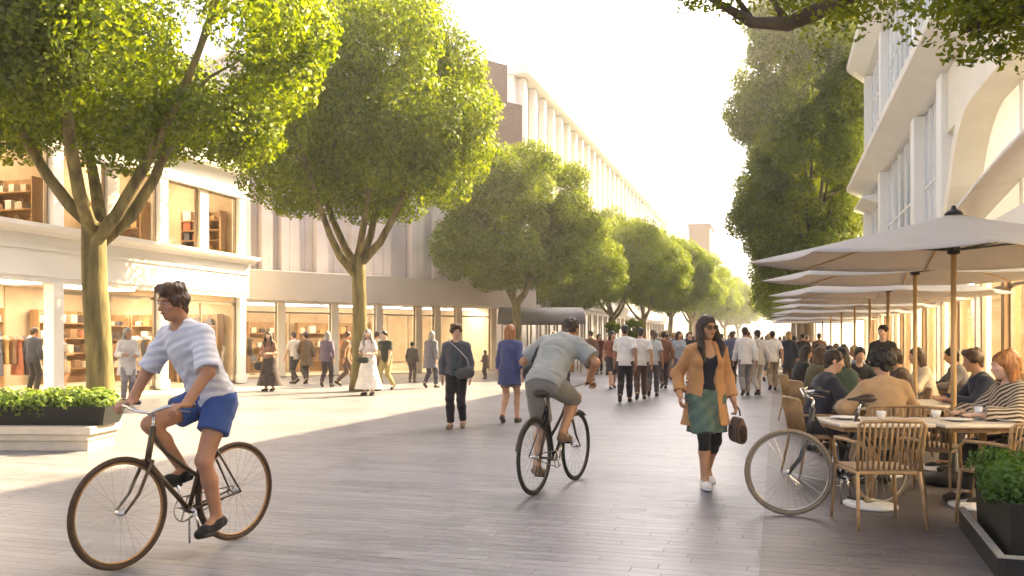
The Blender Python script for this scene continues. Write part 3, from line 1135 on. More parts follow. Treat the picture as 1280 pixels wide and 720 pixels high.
def trunk_mesh(name, r, fork, top, spread, nl, seed, m, lean=0.0):
    g = random.Random(seed)
    mb = MB()
    pts, rs = [], []
    for q in range(9):
        t = q / 8
        pts.append((0.05 * math.sin(t * 4 + seed) + lean * t, 0.04 * math.cos(t * 3 + seed), fork * t))
        rs.append(r * (1.35 if q == 0 else 1.1 if q == 1 else 1 - 0.12 * t))
    mb.tube(pts, rs, 14)
    tip = Vector(pts[-1])
    for k in range(nl):
        a = 2 * PI * k / nl + g.uniform(-0.3, 0.3) + seed
        sp = spread * g.uniform(0.45, 1.0)
        hh = (top - fork) * g.uniform(0.6, 0.95)
        z0 = g.uniform(-0.5, 0.1)
        p0 = tip + Vector((0, 0, z0))
        lp, lr = [], []
        for q in range(8):
            t = q / 7
            rad = sp * (t ** 0.8)
            lp.append(p0 + Vector((math.cos(a) * rad + 0.1 * math.sin(5 * t + k), math.sin(a) * rad + 0.1 * math.cos(4 * t + k), hh * t ** 1.15)))
            lr.append(r * (0.46 * (1 - t) + 0.09))
        mb.tube(lp, lr, 9)
        for j in range(3):
            q = g.randint(3, 6)
            b = lp[q]
            a2 = a + g.uniform(-1.2, 1.2)
            mb.tube([b, b + Vector((math.cos(a2) * 0.5, math.sin(a2) * 0.5, 0.45)), b + Vector((math.cos(a2) * 1.1, math.sin(a2) * 1.1, 0.75))], [lr[q] * 0.7, lr[q] * 0.45, lr[q] * 0.2], 6)
    return mb.mesh(name, m, True)
crowns, trunks = [], []
for q, (nl, ncl, leaf) in enumerate(((130000, 150, 0.105), (120000, 150, 0.11), (110000, 140, 0.12))):
    cs, rs = dome_clumps(3.75, (4.35, 4.15, 3.7)[q], 10.2, ncl, 0.5, 0.95, flat=0.36, noise=0.04)
    C, N = clump_leaves(cs, rs, nl, 0.42, 0.3)
    crowns.append(leaf_mesh('crown', C, N, leaf, M_leaf))
    trunks.append(trunk_mesh('trunk', 0.215, 3.35, 9.2, 2.7, 5, q + 1, M_bark))
TREES = [  # px, depth, scale, variant, turn, label
    (122, 14.5, 1.0, 0, 0.4, 'nearest street tree, its thick trunk rising behind the black planter'),
    (448, 25.0, 1.02, 1, 2.1, 'second street tree, its big round crown in front of the grey fluted facade'),
    (645, 37.0, 0.95, 2, 4.0, 'third street tree, round crown above the grey barrel canopy'),
    (712, 48.0, 0.82, 2, 3.2, 'fourth tree of the street row, half hidden behind the third crown'),
    (765, 57.0, 0.96, 1, 5.0, 'fifth tree of the street row, beside the clipped ball bushes'),
    (805, 66.0, 0.97, 1, 1.0, 'sixth tree of the street row, behind the white shirted crowd'),
    (838, 77.0, 1.03, 2, 5.7, 'seventh tree of the street row, counted from the black planter'),
    (864, 90.0, 1.05, 1, 0.2, 'eighth tree of the street row, counted from the black planter'),
    (886, 106.0, 1.05, 2, 2.6, 'ninth tree of the street row, paling in the haze'),
    (906, 124.0, 1.05, 1, 1.8, 'tenth tree of the street row, small and hazy'),
    (922, 145.0, 1.05, 2, 3.9, 'eleventh and last tree to be seen in the street row'),
]
for px, d, s, v, rz, lab in TREES:
    t = thing('street_tree', lab, 'tree', W(px, d), rz, 'street trees in a row along the promenade')
    t.scale = (s, s, s * (1.13 if px == 448 else 1))
    link('trunk', trunks[v], t)
    link('crown', crowns[v], t)
# tall dark trees at the end of the right-hand building
cs, rs = [], []
for q in range(360):
    z = 4.0 + 15.5 * rng.random()
    R = 3.5 * (0.62 + 0.38 * math.sin(min(1, (z - 3) / 8) * PI / 2)) * (1 if z < 15 else max(0.25, 1 - ((z - 15) / 5.5) ** 2))
    a = rng.random() * 2 * PI
    k = (1 - 0.45 * rng.random() ** 2) * (1 + 0.16 * math.sin(z * 1.1 + 2 * a) + 0.08 * math.sin(z * 2.3 - a))
    cs.append((R * k * math.cos(a), R * k * math.sin(a), z))
    rs.append(rng.uniform(0.6, 1.15))
C, N = clump_leaves(cs, rs, 230000, 0.45, 0.1)
tall_crown = leaf_mesh('crown', C, N, 0.16, M_leaf_dark)
tall_trunk = trunk_mesh('trunk', 0.3, 4.5, 16, 2.2, 5, 9, M_bark_dark)
for px, d, s, rz, lab in ((1012, 50, 1.0, 0.3, 'tall dark columnar tree just past the end of the white building'), (1000, 63, 0.95, 2.3, 'tall dark columnar tree behind the first, farther up the terrace'), (992, 78, 0.85, 4.0, 'shorter dark tree closing the row of parasols')):
    t = thing('tall_tree', lab, 'tree', W(px, d), rz, 'tall dark trees beyond the white building')
    t.scale = (s, s, s * 1.1)
    link('trunk', tall_trunk, t)
    link('crown', tall_crown, t)
# overhanging tree whose trunk stands right of the frame
ot = W(1545, 8.2)
tree = thing('overhanging_tree', 'dark leafy tree at the right whose boughs hang into the top of the view', 'tree', ot)
def rel(px, py, d):
    p = W(px, d, HZ(py, d))
    return Vector((p.x - ot.x, p.y - ot.y, p.z))
tb = MB()
tb.tube([(0, 0, 0), (0.05, 0, 1.5), (0, 0.05, 3.2), (-0.05, 0.1, 4.4), (-0.1, 0.1, 5.6)], [0.32, 0.25, 0.23, 0.21, 0.16], 12)
bough = [Vector((-0.05, 0.1, 4.1)), rel(1400, -90, 8.6), rel(1220, -80, 9.2), rel(1110, -40, 9.6), rel(1040, 6, 9.9), rel(985, 30, 10.1), rel(940, 28, 10.3), rel(905, 8, 10.4), rel(870, -12, 10.5)]
tb.tube(bough, [0.17, 0.15, 0.13, 0.115, 0.10, 0.085, 0.065, 0.045, 0.02], 10)
b2 = [Vector((-0.08, 0.1, 4.3)), rel(1420, -60, 7.9), rel(1330, 0, 7.6), rel(1260, 20, 7.4), rel(1200, 40, 7.3)]
tb.tube(b2, [0.14, 0.10, 0.07, 0.045, 0.02], 8)
for q in (4, 5, 6):
    b = bough[q]
    tb.tube([b, b + Vector((-0.15, 0.1, 0.3)), b + Vector((-0.4, 0.2, 0.65))], [0.05, 0.03, 0.012], 6)
tb.build('trunk', M_bark_dark, tree, True)
cs, rs = [], []
def cl(px, py, d, r, n=1, j=0.15):
    for _ in range(n):
        p = rel(px, py, d) + Vector((random.gauss(0, j), random.gauss(0, j), random.gauss(0, j * 0.6)))
        cs.append(tuple(p))
        rs.append(r * random.uniform(0.75, 1.2))
for px, py, d, r, n, j in ((860, -2, 10.4, 0.09, 4, 0.09), (885, 2, 10.4, 0.14, 4, 0.12), (925, 28, 10.3, 0.06, 3, 0.06), (915, -4, 10.4, 0.16, 5, 0.16), (950, -40, 10.3, 0.22, 6, 0.2), (990, 0, 10.1, 0.16, 4, 0.15),
                           (1030, 8, 10.0, 0.20, 6, 0.22), (1065, 10, 9.9, 0.24, 7, 0.22), (1000, -60, 10.2, 0.3, 6, 0.3), (1080, -60, 9.8, 0.35, 8, 0.4), (1035, 52, 9.9, 0.10, 4, 0.12), (985, 66, 10.1, 0.05, 3, 0.07),
                           (1200, 5, 7.3, 0.22, 7, 0.14), (1230, 22, 7.3, 0.22, 8, 0.13), (1265, 20, 7.3, 0.24, 9, 0.15), (1215, 55, 7.3, 0.08, 5, 0.09), (1255, 62, 7.3, 0.09, 6, 0.1), (1290, 58, 7.3, 0.13, 6, 0.12),
                           (1300, 0, 7.5, 0.35, 10, 0.3), (1180, -60, 8.2, 0.4, 10, 0.4), (1320, -120, 8, 0.6, 14, 0.6), (1450, -200, 8.2, 0.8, 16, 0.9), (1560, -260, 8.2, 0.8, 14, 1.0), (1640, -150, 8.6, 0.8, 12, 0.9)):
    cl(px, py, d, r, n, j)
C, N = clump_leaves(cs, rs, 42000, 0.9, 0.0)
link('crown', leaf_mesh('crown', C, N, 0.078, M_leaf_dark, 0.5), tree)
# ---------------------------------------------------------------- buildings on the left
M_white = mat('white_render', (0.80, 0.77, 0.72), 0.7, 0.04, 1.2, 0.08, 30)
M_cream = mat('cream_plaster', (0.66, 0.56, 0.42), 0.75, 0.07, 1.5, 0.1, 30)
M_tan = mat('tan_interior_wall', (0.47, 0.36, 0.24), 0.8, 0.1, 2)
M_glass = glass('shop_glass', (0.97, 0.96, 0.93), 0.05)
M_frame = mat('bronze_frame', (0.30, 0.24, 0.17), 0.45, 0.1, 8, metal=0.4)
M_lampw = mat('lit_ceiling_panel', (1, 0.85, 0.6), 0.5, 0, emit=4.2, ecol=(1, 0.85, 0.62))
M_wood = mat('oak', (0.34, 0.20, 0.09), 0.5, 0.25, 3, 0.2, 60, stretch=(1, 1, 0.15))
M_shopfloor = mat('shop_floor_stone', (0.45, 0.38, 0.29), 0.35, 0.08, 1.5)
M_roof = mat('flat_roof', (0.35, 0.33, 0.31), 0.9, 0.1)

X1 = -17.0
Y0, Y1 = 1.9, 25.6
DEP = 6.0
b1 = thing('shop_building', 'white two storey shop building with tall glazed bays behind the near tree', 'building', (X1, 0, 0))
# local: x<0 goes into the building, street face at x=0
BAY = [1.9 + 3.92 * k for k in range(7)]
sh = MB()
sh.box(-DEP - 0.2, -DEP, Y0, Y1, 0, 6.9)                      # back wall
sh.box(-DEP, -0.35, Y0 - 0.2, Y0, 0, 6.9)
sh.box(-DEP, -0.35, Y1, Y1 + 0.2, 0, 6.9)                     # end wall
sh.build('wall', M_cream, b1)
MB().box(-DEP, -0.32, Y0, Y1, 3.15, 3.95).build('floor_slab', M_cream, b1)
MB().box(-DEP - 0.3, 0.30, Y0 - 0.3, Y1 + 0.35, 6.9, 7.12).box(-0.36, -0.05, Y0 - 0.2, Y1 + 0.2, 7.12, 7.55).build('roof', M_white, b1, bevel=0.02)
MB().box(-DEP, -0.02, Y0, Y1, -0.02, 0.02).build('shop_floor', M_shopfloor, b1)
MB().box(-0.30, 0.02, Y0 - 0.2, Y1 + 0.2, 2.86, 3.98).build('fascia_band', M_white, b1)
MB().box(-0.1, 0.05, Y0 - 0.21, Y1 + 0.21, 2.98, 3.04).box(-0.1, 0.06, Y0 - 0.2, Y1 + 0.21, 3.62, 3.70).build('fascia_moulding', M_white, b1)
MB().prism([(-0.30, 3.98), (0.10, 3.98), (0.16, 4.06), (0.34, 4.12), (0.36, 4.22), (-0.30, 4.22)], 'y', Y0 - 0.3, Y1 + 0.4).build('cornice', M_white, b1)
MB().box(-0.28, 0.0, Y0 - 0.2, Y1 + 0.2, 6.15, 6.9).build('upper_band', M_white, b1)
MB().box(0.003, 0.08, Y0 - 0.25, Y1 + 0.25, 6.15, 6.22).build('upper_moulding', M_white, b1)
for k, y in enumerate(BAY):
    MB().box(-0.26, 0.06, y - 0.16, y + 0.16, 0.03, 2.86).box(-0.27, 0.10, y - 0.19, y + 0.19, 0.03, 0.30).build('pillar', M_white, b1, bevel=0.012)
    MB().box(-0.26, 0.05, y - 0.17, y + 0.17, 4.22, 6.15).build('upper_pillar', M_white, b1, bevel=0.012)
for k in range(6):
    ya, yb = BAY[k] + 0.17, BAY[k + 1] - 0.17
    ym = (ya + yb) / 2
    # upper windows: two per bay
    for (a, b) in ((ya, ym - 0.22), (ym + 0.22, yb)):
        w = MB().box(-0.18, -0.10, a, a + 0.06, 4.22, 6.15).box(-0.18, -0.10, b - 0.06, b, 4.22, 6.15).box(-0.18, -0.10, a + 0.06, b - 0.06, 6.09, 6.15).box(-0.18, -0.10, a + 0.06, b - 0.06, 4.22, 4.28).build('window', M_frame, b1)
        MB().box(-0.145, -0.135, a + 0.06, b - 0.06, 4.28, 6.09).build('pane', M_glass, w)
    MB().box(-0.24, -0.02, ym - 0.22, ym + 0.22, 4.22, 6.15).build('window_pier', M_cream, b1, bevel=0.01)
    # ground floor shopfronts
    if k != 3:
        w = MB().box(-0.20, -0.12, ya, ya + 0.06, 0.03, 2.86).box(-0.20, -0.12, yb - 0.06, yb, 0.03, 2.86).box(-0.20, -0.12, ym - 0.03, ym + 0.03, 0.03, 2.60).box(-0.20, -0.12, ya + 0.06, yb - 0.06, 2.60, 2.68).box(-0.20, -0.12, ya + 0.06, yb - 0.06, 0.03, 0.14).build('shop_window', M_frame, b1)
        MB().box(-0.165, -0.155, ya + 0.06, ym - 0.03, 0.14, 2.60).box(-0.165, -0.155, ym + 0.03, yb - 0.06, 0.14, 2.60).box(-0.165, -0.155, ya + 0.06, yb - 0.06, 2.68, 2.86).build('pane', M_glass, w)
    for zz, xx in ((3.13, -2.0), (3.13, -4.2), (6.86, -2.5)):
        MB().box(xx - 0.5, xx + 0.5, ya + 0.5, yb - 0.5, zz - 0.03, zz).build('ceiling_lamp', M_lampw, b1)
    MB().box(-3.4, -3.28, ya - 0.17, yb + 0.17, 3.95, 6.9).build('upper_back_wall', M_tan, b1)
    MB().box(-DEP + 0.002, -DEP + 0.06, ya, yb, 0.02, 3.15).build('back_wall_panel', M_tan, b1)
# display shelves and their goods, ground and upper floors
GOODS = [mat('goods', c, 0.6, 0.2, 9) for c in ((0.05, 0.035, 0.03), (0.55, 0.46, 0.36), (0.35, 0.12, 0.06), (0.62, 0.55, 0.48), (0.22, 0.13, 0.07), (0.10, 0.10, 0.13), (0.5, 0.3, 0.12))]
box_mesh = MB().box(-0.5, 0.5, -0.5, 0.5, 0, 1).mesh('boxed_item', GOODS[0], bevel=0.06)
bag = MB().prism([(-0.5, 0), (0.5, 0), (0.42, 0.62), (0.3, 0.7), (-0.3, 0.7), (-0.42, 0.62)], 'x', -0.3, 0.3)
bag.tube([(0, -0.2, 0.68), (0, -0.16, 0.95), (0, 0.16, 0.95), (0, 0.2, 0.68)], 0.035, 6)
bag_mesh = bag.mesh('bag', GOODS[0])
def shelf(x, y, z, w, lab, where, n=3, h=1.9, rz=0, first_z=0.5):
    s = thing('display_shelf', lab, 'shelf', (x, y, z), rz, 'display shelves in the lit shops')
    m = MB()
    for sy in (-1, 1):
        m.box(-0.18, 0.18, sy * w / 2 - 0.02, sy * w / 2 + 0.02, 0, h)
    m.build('side_panel', M_wood, s)
    MB().box(-0.2, -0.18, -w / 2, w / 2, 0, h).build('back_panel', M_wood, s)
    zs = []
    for q in range(n):
        zz = first_z + q * (h - 0.1 - first_z) / max(1, n - 0.4)
        zs.append(zz)
        MB().box(-0.178, 0.20, -w / 2 + 0.021, w / 2 - 0.021, zz - 0.03, zz).build('shelf_board', M_wood, s)
    c, sn = math.cos(rz), math.sin(rz)
    for zz in zs:
        q = -w / 2 + 0.2
        while q < w / 2 - 0.15:
            kind = random.random()
            sz = random.uniform(0.16, 0.32)
            o = link('merchandise', bag_mesh if kind < 0.5 else box_mesh, None, (x - sn * q + 0.03 * c, y + c * q, z + zz + 0.002), rz)
            o.scale = (0.3, sz, sz * random.uniform(0.9, 1.3))
            tag(o, 'small bag or box on the ' + where, 'merchandise', 'goods on the ' + where)
            setmat(o, random.choice(GOODS))
            q += sz + random.uniform(0.05, 0.22)
for k in range(2, 6):
    yc = (BAY[k] + BAY[k + 1]) / 2
    wh = ['', '', 'wooden shelf by the dark suited shopper', 'shelf behind the near tree trunk', 'shelf behind the striped cyclist', 'shelf in the last bay of the white shop'][k]
    shelf(X1 - DEP + 0.4, yc + 0.3, 0.02, 2.6, ['', '', 'wooden display shelf behind the dark suited shopper', 'wooden display shelf seen behind the near tree trunk', 'wooden display shelf behind the cyclist in stripes', 'wooden display shelf in the last bay of the white shop'][k], wh, 4, 2.4)
    shelf(X1 - 3.0, yc - 0.9, 3.95, 1.3, 'upstairs display shelf in ' + ['', '', 'the leftmost visible window bay', 'the window bay crossed by the near tree', 'the bay right of the near tree', 'the last upstairs bay'][k], ['', '', 'leftmost upstairs shelf', 'upstairs shelf crossed by the tree', 'upstairs shelf right of the tree', 'last upstairs shelf'][k], 3, 1.7, 0, 0.4)
# clothes rails with garments
gm = []
for q in range(2):
    s = SDF()
    s.noise = 0.004
    s.cone((0, 0.20, -0.06), (0, -0.20, -0.06), 0.05, 0.05, 0.03)
    s.cone((0, 0, -0.1), (0, 0, -0.75 - 0.3 * q), 0.17, 0.20 + 0.06 * q, 0.05, flat=((1, 0, 0), 0.35))
    s.cut((0, 0, -0.72 - 0.3 * q), (0, 0, -1))
    gm.append(s.mesh('garment', GOODS[0], 0.025))
def rail(x, y, z, lab, where, n=8, rz=0):
    r = thing('clothes_rail', lab, 'clothes rail', (x, y, z), rz, 'clothes rails in the lit shops')
    MB().tube([(-0, -0.75, 0), (0, -0.75, 1.5), (0, 0.75, 1.5), (0, 0.75, 0)], 0.015, 8).build('rail', M_frame, r)
    MB().box(-0.25, 0.25, -0.78, -0.72, 0, 0.03).box(-0.25, 0.25, 0.72, 0.78, 0, 0.03).build('foot', M_frame, r)
    for q in range(n):
        yy = -0.62 + 1.24 * q / (n - 1)
        g = link('garment', random.choice(gm), None, (x - math.sin(rz) * yy, y + math.cos(rz) * yy, z + 1.49), rz + PI / 2 + random.uniform(-0.3, 0.3))
        tag(g, 'garment hanging on the clothes rail ' + where, 'garment', 'garments on the rail ' + where)
        setmat(g, random.choice(GOODS))
rail(X1 - 2.6, BAY[3] + 1.0, 0.02, 'clothes rail inside the shop just left of the tree trunk', 'left of the tree trunk', rz=0.3)
rail(X1 - 2.9, BAY[4] + 1.3, 0.02, 'clothes rail inside the shop right of the tree trunk', 'right of the tree trunk', rz=-0.2)
rail(X1 - 2.2, BAY[5] + 1.6, 0.02, 'clothes rail in the shop bay above the cyclist\'s back', "above the cyclist's back", rz=0.1)
for k, (xx, z, lab, wh) in enumerate(((-1.5, 0.02, 'tall end wall shelf nearest the shop front', 'end wall shelf nearest the shop front'), (-3.4, 0.02, 'tall end wall shelf in the middle of the white shop', 'middle end wall shelf'), (-5.0, 0.02, 'tall end wall shelf at the back corner of the white shop', 'back corner end wall shelf'), (-1.4, 3.95, 'upstairs shelf on the end wall by the last window', 'upstairs end wall shelf'))):
    shelf(X1 + xx, Y1 - 0.3, z, 1.5, lab, wh, 4, 2.3 if z < 1 else 1.8, -PI / 2)
MB().box(-DEP + 0.1, -0.4, Y1 - 0.06, Y1 - 0.003, 0.03, 3.14).box(-3.2, -0.4, Y1 - 0.06, Y1 - 0.003, 3.97, 6.85).build('end_wall_panel', M_tan, b1)
for k in (3, 4, 5):
    yc = BAY[k] + 0.5
    MB().box(-2.6, -0.5, yc - 0.03, yc + 0.03, 3.97, 6.8).build('upper_partition', M_tan, b1)
    nm_ = {3: 'the window bay crossed by the near trunk', 4: 'the bay just right of the near trunk', 5: 'the last upstairs bay, on its partition'}[k]
    shelf(X1 - 1.5, yc - 0.26, 3.96, 1.3, 'upstairs partition shelf in ' + nm_, {3: 'upstairs partition shelf at the near trunk', 4: 'upstairs partition shelf right of the trunk', 5: 'last upstairs partition shelf'}[k], 3, 1.6, -PI / 2, 0.35)
tbl = thing('display_table', 'low display table with bowls at the far left of the shop', 'table', (X1 - 3.2, BAY[3] - 1.9, 0.02))
MB().box(-0.5, 0.5, -1.0, 1.0, 0.78, 0.84).build('table_top', M_wood, tbl)
for sx in (-1, 1):
    for sy in (-1, 1):
        MB().box(sx * 0.42 - 0.03, sx * 0.42 + 0.03, sy * 0.9 - 0.03, sy * 0.9 + 0.03, 0, 0.78).build('leg', M_wood, tbl)
bowl = MB().lathe([(0.05, 0), (0.12, 0.04), (0.16, 0.12), (0.15, 0.12), (0.11, 0.05), (0.0, 0.03)], 16).mesh('bowl', GOODS[3], True)
for q in range(7):
    o = link('bowl', bowl, None, (X1 - 3.0 + 0.3 * (q % 2 - 0.5), BAY[3] - 2.7 + q * 0.27, 0.862))
    tag(o, 'bowl standing on the low display table at the far left', 'bowl', 'bowls on the shop display table')
    setmat(o, GOODS[3 if q % 2 else 4])

# ---------------- second building, facing the camera
A = W(312, 33)
B = W(632, 41)
rz2 = math.atan2(B.y - A.y, B.x - A.x)
L2 = (B - A).length
b2 = thing('fluted_building', 'grey building with a fluted upper wall over a deep flat canopy and lit shopfronts', 'building', A, rz2)
M_flute = mat('fluted_cladding', (0.56, 0.515, 0.52), 0.7, 0.12, 0.8, 0.1, 20)
M_canopy = mat('canopy_board', (0.52, 0.47, 0.43), 0.7, 0.05, 1.0)
fl = MB()
n = 26
g = random.Random(3)
x = -0.6
while x < L2 - 0.7:
    w = g.uniform(0.28, 0.55)
    w = min(w, L2 - 0.62 - x)
    d = g.choice((0.0, 0.12, 0.28, 0.45))
    fl.box(x, x + w * 0.96, 0.6 - d, 0.98, 4.06, 12.2)
    x += w
fl.build('fluted_wall', M_flute, b2)
MB().box(-0.6, L2, 1.0, 9, 3.9, 12.15).build('wall', M_flute, b2)
MB().box(-0.7, L2 - 0.65, 0.2, 9.1, 12.2, 12.5).build('roof_coping', M_white, b2)
M_brown = mat('brown_penthouse', (0.17, 0.115, 0.095), 0.8, 0.1)
MB().box(L2 - 0.6, L2 + 1.1, 0.1, 2.6, 4.06, 12.6).build('corner_tower', M_brown, b2)
MB().box(L2 - 1.0, L2 + 0.35, 0.3, 2.4, 12.6, 14.4).build('penthouse', M_brown, b2)
MB().box(-0.6, L2 + 1.2, -0.8, 1.0, 2.93, 4.05).build('canopy', M_canopy, b2, bevel=0.02)
MB().box(-0.6, L2, 5.0, 5.2, 0, 2.93).box(-0.6, -0.4, 0.9, 5, 0, 2.93).box(L2 - 0.2, L2, 0.9, 5, 0, 2.93).build('back_wall', M_cream, b2)
MB().box(-0.6, L2, 0.7, 5.0, -0.02, 0.03).build('shop_floor', M_shopfloor, b2)
cols = [-0.3, 1.55, 3.9, 6.0, 8.0, 9.0, 10.2, L2 - 0.25]
for c in cols:
    MB().box(c - 0.16, c + 0.16, 0.55, 0.86, 0.03, 2.93).build('pillar', M_cream if c > 7 else M_white, b2, bevel=0.01)
for a, b in zip(cols[:-1], cols[1:]):
    w = MB().box(a + 0.16, a + 0.21, 0.66, 0.72, 0.03, 2.93).box(b - 0.21, b - 0.16, 0.66, 0.72, 0.03, 2.93).box(a + 0.21, b - 0.21, 0.66, 0.72, 2.5, 2.56).build('shop_window', M_frame, b2)
    MB().box(a + 0.21, b - 0.21, 0.685, 0.695, 0.1, 2.5).build('pane', M_glass, w)
    MB().box(a + 0.2, b - 0.2, 1.6, 2.4, 2.88, 2.91).build('ceiling_lamp', M_lampw, b2)
    MB().box(a + 0.1, b - 0.1, 4.9, 4.96, 0.4, 2.6).build('display_panel', M_tan, b2)
def on2(x, y, z=0):
    c, s = math.cos(rz2), math.sin(rz2)
    return (A.x + x * c - y * s, A.y + x * s + y * c, z)
for k, (xx, lab, wh) in enumerate(((2.7, 'display shelf inside the grey building left of the second tree', 'shelf left of the second tree'), (5.0, 'display shelf inside the grey building behind the second tree trunk', 'shelf behind the second tree'), (7.0, 'display shelf inside the grey building right of the second tree', 'shelf right of the second tree'))):
    p = on2(xx, 4.5, 0.03)
    shelf(p[0], p[1], p[2], 1.7, lab, wh, 3, 2.2, rz2 - PI / 2)
p = on2(0.6, 2.8, 0.03)
rail(p[0], p[1], p[2], 'clothes rail at the left end of the grey building', 'in the grey building', 6, rz2 - PI / 2)

# ---------------- long hazy block up the street
X3 = -13.0
y3a, y3b = 45.0, 112.0
b3 = thing('long_block', 'long pale street block with tall vertical fins fading into the haze', 'building', (X3, 0, 0))
MB().box(-14, -0.4, y3a, y3b, 0, 15.6).build('wall', M_white, b3)
MB().box(-14.2, 0.5, y3a - 0.2, y3b + 0.2, 15.6, 16.1).build('cornice', M_white, b3)
MB().box(-0.398, 0.35, y3a - 0.1, y3b, 3.6, 4.3).build('string_course', M_white, b3)
M_hazeglass = mat('hazed_window_glass', (0.42, 0.40, 0.40), 0.12, 0.2, 2, spec=0.8)  # panes lightened, like the white shallow fins, to stand in for distance haze
y = y3a + 0.6
k = 0
while y < y3b - 2:
    MB().box(-0.398, 0.05, y, y + 0.45, 4.32, 15.55).build('fin', M_white, b3)
    for z0, z1 in ((0.5, 3.4), (4.7, 9.4), (10.0, 15.0)):
        w = MB().box(-0.399, -0.30, y + 0.55, y + 1.95, z0, z0 + 0.1).box(-0.399, -0.30, y + 0.55, y + 1.95, z1 - 0.1, z1).box(-0.399, -0.30, y + 0.55, y + 0.63, z0 + 0.1, z1 - 0.1).box(-0.399, -0.30, y + 1.87, y + 1.95, z0 + 0.1, z1 - 0.1).build('window', M_frame, b3)
        MB().box(-0.39, -0.36, y + 0.63, y + 1.87, z0 + 0.1, z1 - 0.1).build('pane', M_hazeglass, w)
    y += 2.1
    k += 1
b4 = thing('far_block', 'square brown block standing above the far end of the tree row', 'building', W(874, 128, 0), TH * 0)
MB().box(-1.5, 1.5, 0, 9, 0, 18.0).build('wall', M_brown, b4)
MB().box(-1.7, 1.7, -0.1, 9.1, 18.0, 18.4).build('roof', M_brown, b4)

# ---------------------------------------------------------------- white building on the right
X5 = 4.3
yE = YX(X5, 1080)
yS = -4.0
b5 = thing('white_building', 'tall white building with projecting cornices, glass bays and a lit restaurant at street level', 'building', (X5, 0, 0))
M_white5 = mat('bright_white_render', (0.88, 0.85, 0.78), 0.6, 0.03, 1.0, 0.05, 30)
M_cream5 = mat('cream_surround', (0.84, 0.76, 0.60), 0.6, 0.04, 1.2)
M_blueglass = mat('curtain_glass', (0.62, 0.66, 0.70), 0.12, 0.08, 0.6, spec=0.7)
HR, H1 = 15.3, 9.0
MB().box(0.5, 14, yS, yE, 3.4, HR).build('wall', M_white5, b5)
MB().box(8.0, 8.2, yS, yE, 0, 3.4).box(0.3, 8, yE - 0.3, yE, 0, 3.4).build('restaurant_wall', mat('restaurant_cream', (0.78, 0.66, 0.46), 0.7, 0.05, 2), b5)
MB().box(-0.2, 8, yS, yE, -0.02, 0.02).build('restaurant_floor', M_shopfloor, b5)
MB().prism([(0.5, HR - 0.6), (0.0, HR - 0.5), (-0.75, HR + 0.1), (-0.8, HR + 0.3), (0.5, HR + 0.5)], 'y', yS, yE + 0.8).build('roof_cornice', M_white5, b5)
MB().box(0.3, 14, yS, yE, HR + 0.5, HR + 0.8).build('roof', M_roof, b5)
MB().prism([(0.5, H1 - 0.35), (0.1, H1 - 0.3), (-0.75, H1 + 0.15), (-0.8, H1 + 0.32), (0.5, H1 + 0.5)], 'y', yS, yE + 0.8).build('cornice', M_white5, b5)
MB().prism([(0.5, H1 - 1.2), (0.2, H1 - 1.15), (-0.45, H1 - 0.9), (-0.45, H1 - 0.8), (0.5, H1 - 0.7)], 'y', yE - 4, yE + 0.6).build('ledge', M_white5, b5)
MB().box(-0.05, 0.5, yS, yE, 3.2, 3.9).build('signband', M_white5, b5)
yB = YX(X5, 1178)      # where the arched glass front begins (towards camera)
pil = [yE - 0.45, YX(X5, 1100), YX(X5, 1142), yB + 0.3]
for y in pil:
    MB().box(-0.05, 0.5, y - 0.4, y + 0.4, 3.9, H1 - 0.36).build('pilaster', M_white5, b5, bevel=0.03)
for y in pil + [YX(X5, 1230), 6.0, 1.0]:
    MB().box(-0.02, 0.5, y - 0.35, y + 0.35, H1 + 0.5, HR - 0.61).build('upper_pilaster', M_white5, b5, bevel=0.03)
def glazed(y0, y1, z0, z1, nx, nz, m=M_blueglass, xo=0.30):
    w = MB()
    for q in range(nx + 1):
        yy = y0 + (y1 - y0) * q / nx
        w.box(xo - 0.06, xo + 0.06, yy - 0.035, yy + 0.035, z0, z1)
    w.build('window', M_white5, b5)
    f = b5.children[-1]
    h = MB()
    for q in range(1, nz):
        zz = z0 + (z1 - z0) * q / nz
        h.box(xo - 0.05, xo + 0.05, y0 + 0.036, y1 - 0.036, zz - 0.03, zz + 0.03)
    if nz > 1:
        h.build('glazing_bar', M_white5, f)
    MB().box(xo - 0.01, xo + 0.02, y0, y1, z0, z1).build('pane', m, f)
for a, b, nx in ((pil[1] + 0.4, pil[0] - 0.4, 3), (pil[2] + 0.4, pil[1] - 0.4, 5), (pil[3] + 0.4, pil[2] - 0.4, 4)):
    glazed(a, b, 3.9, H1 - 0.36, nx, 2)
ups = sorted(pil + [YX(X5, 1230), 6.0, 1.0])
for a, b in zip(ups[:-1], ups[1:]):
    glazed(a + 0.36, b - 0.36, H1 + 0.5, HR - 0.61, max(2, int((b - a) / 1.3)), 3)
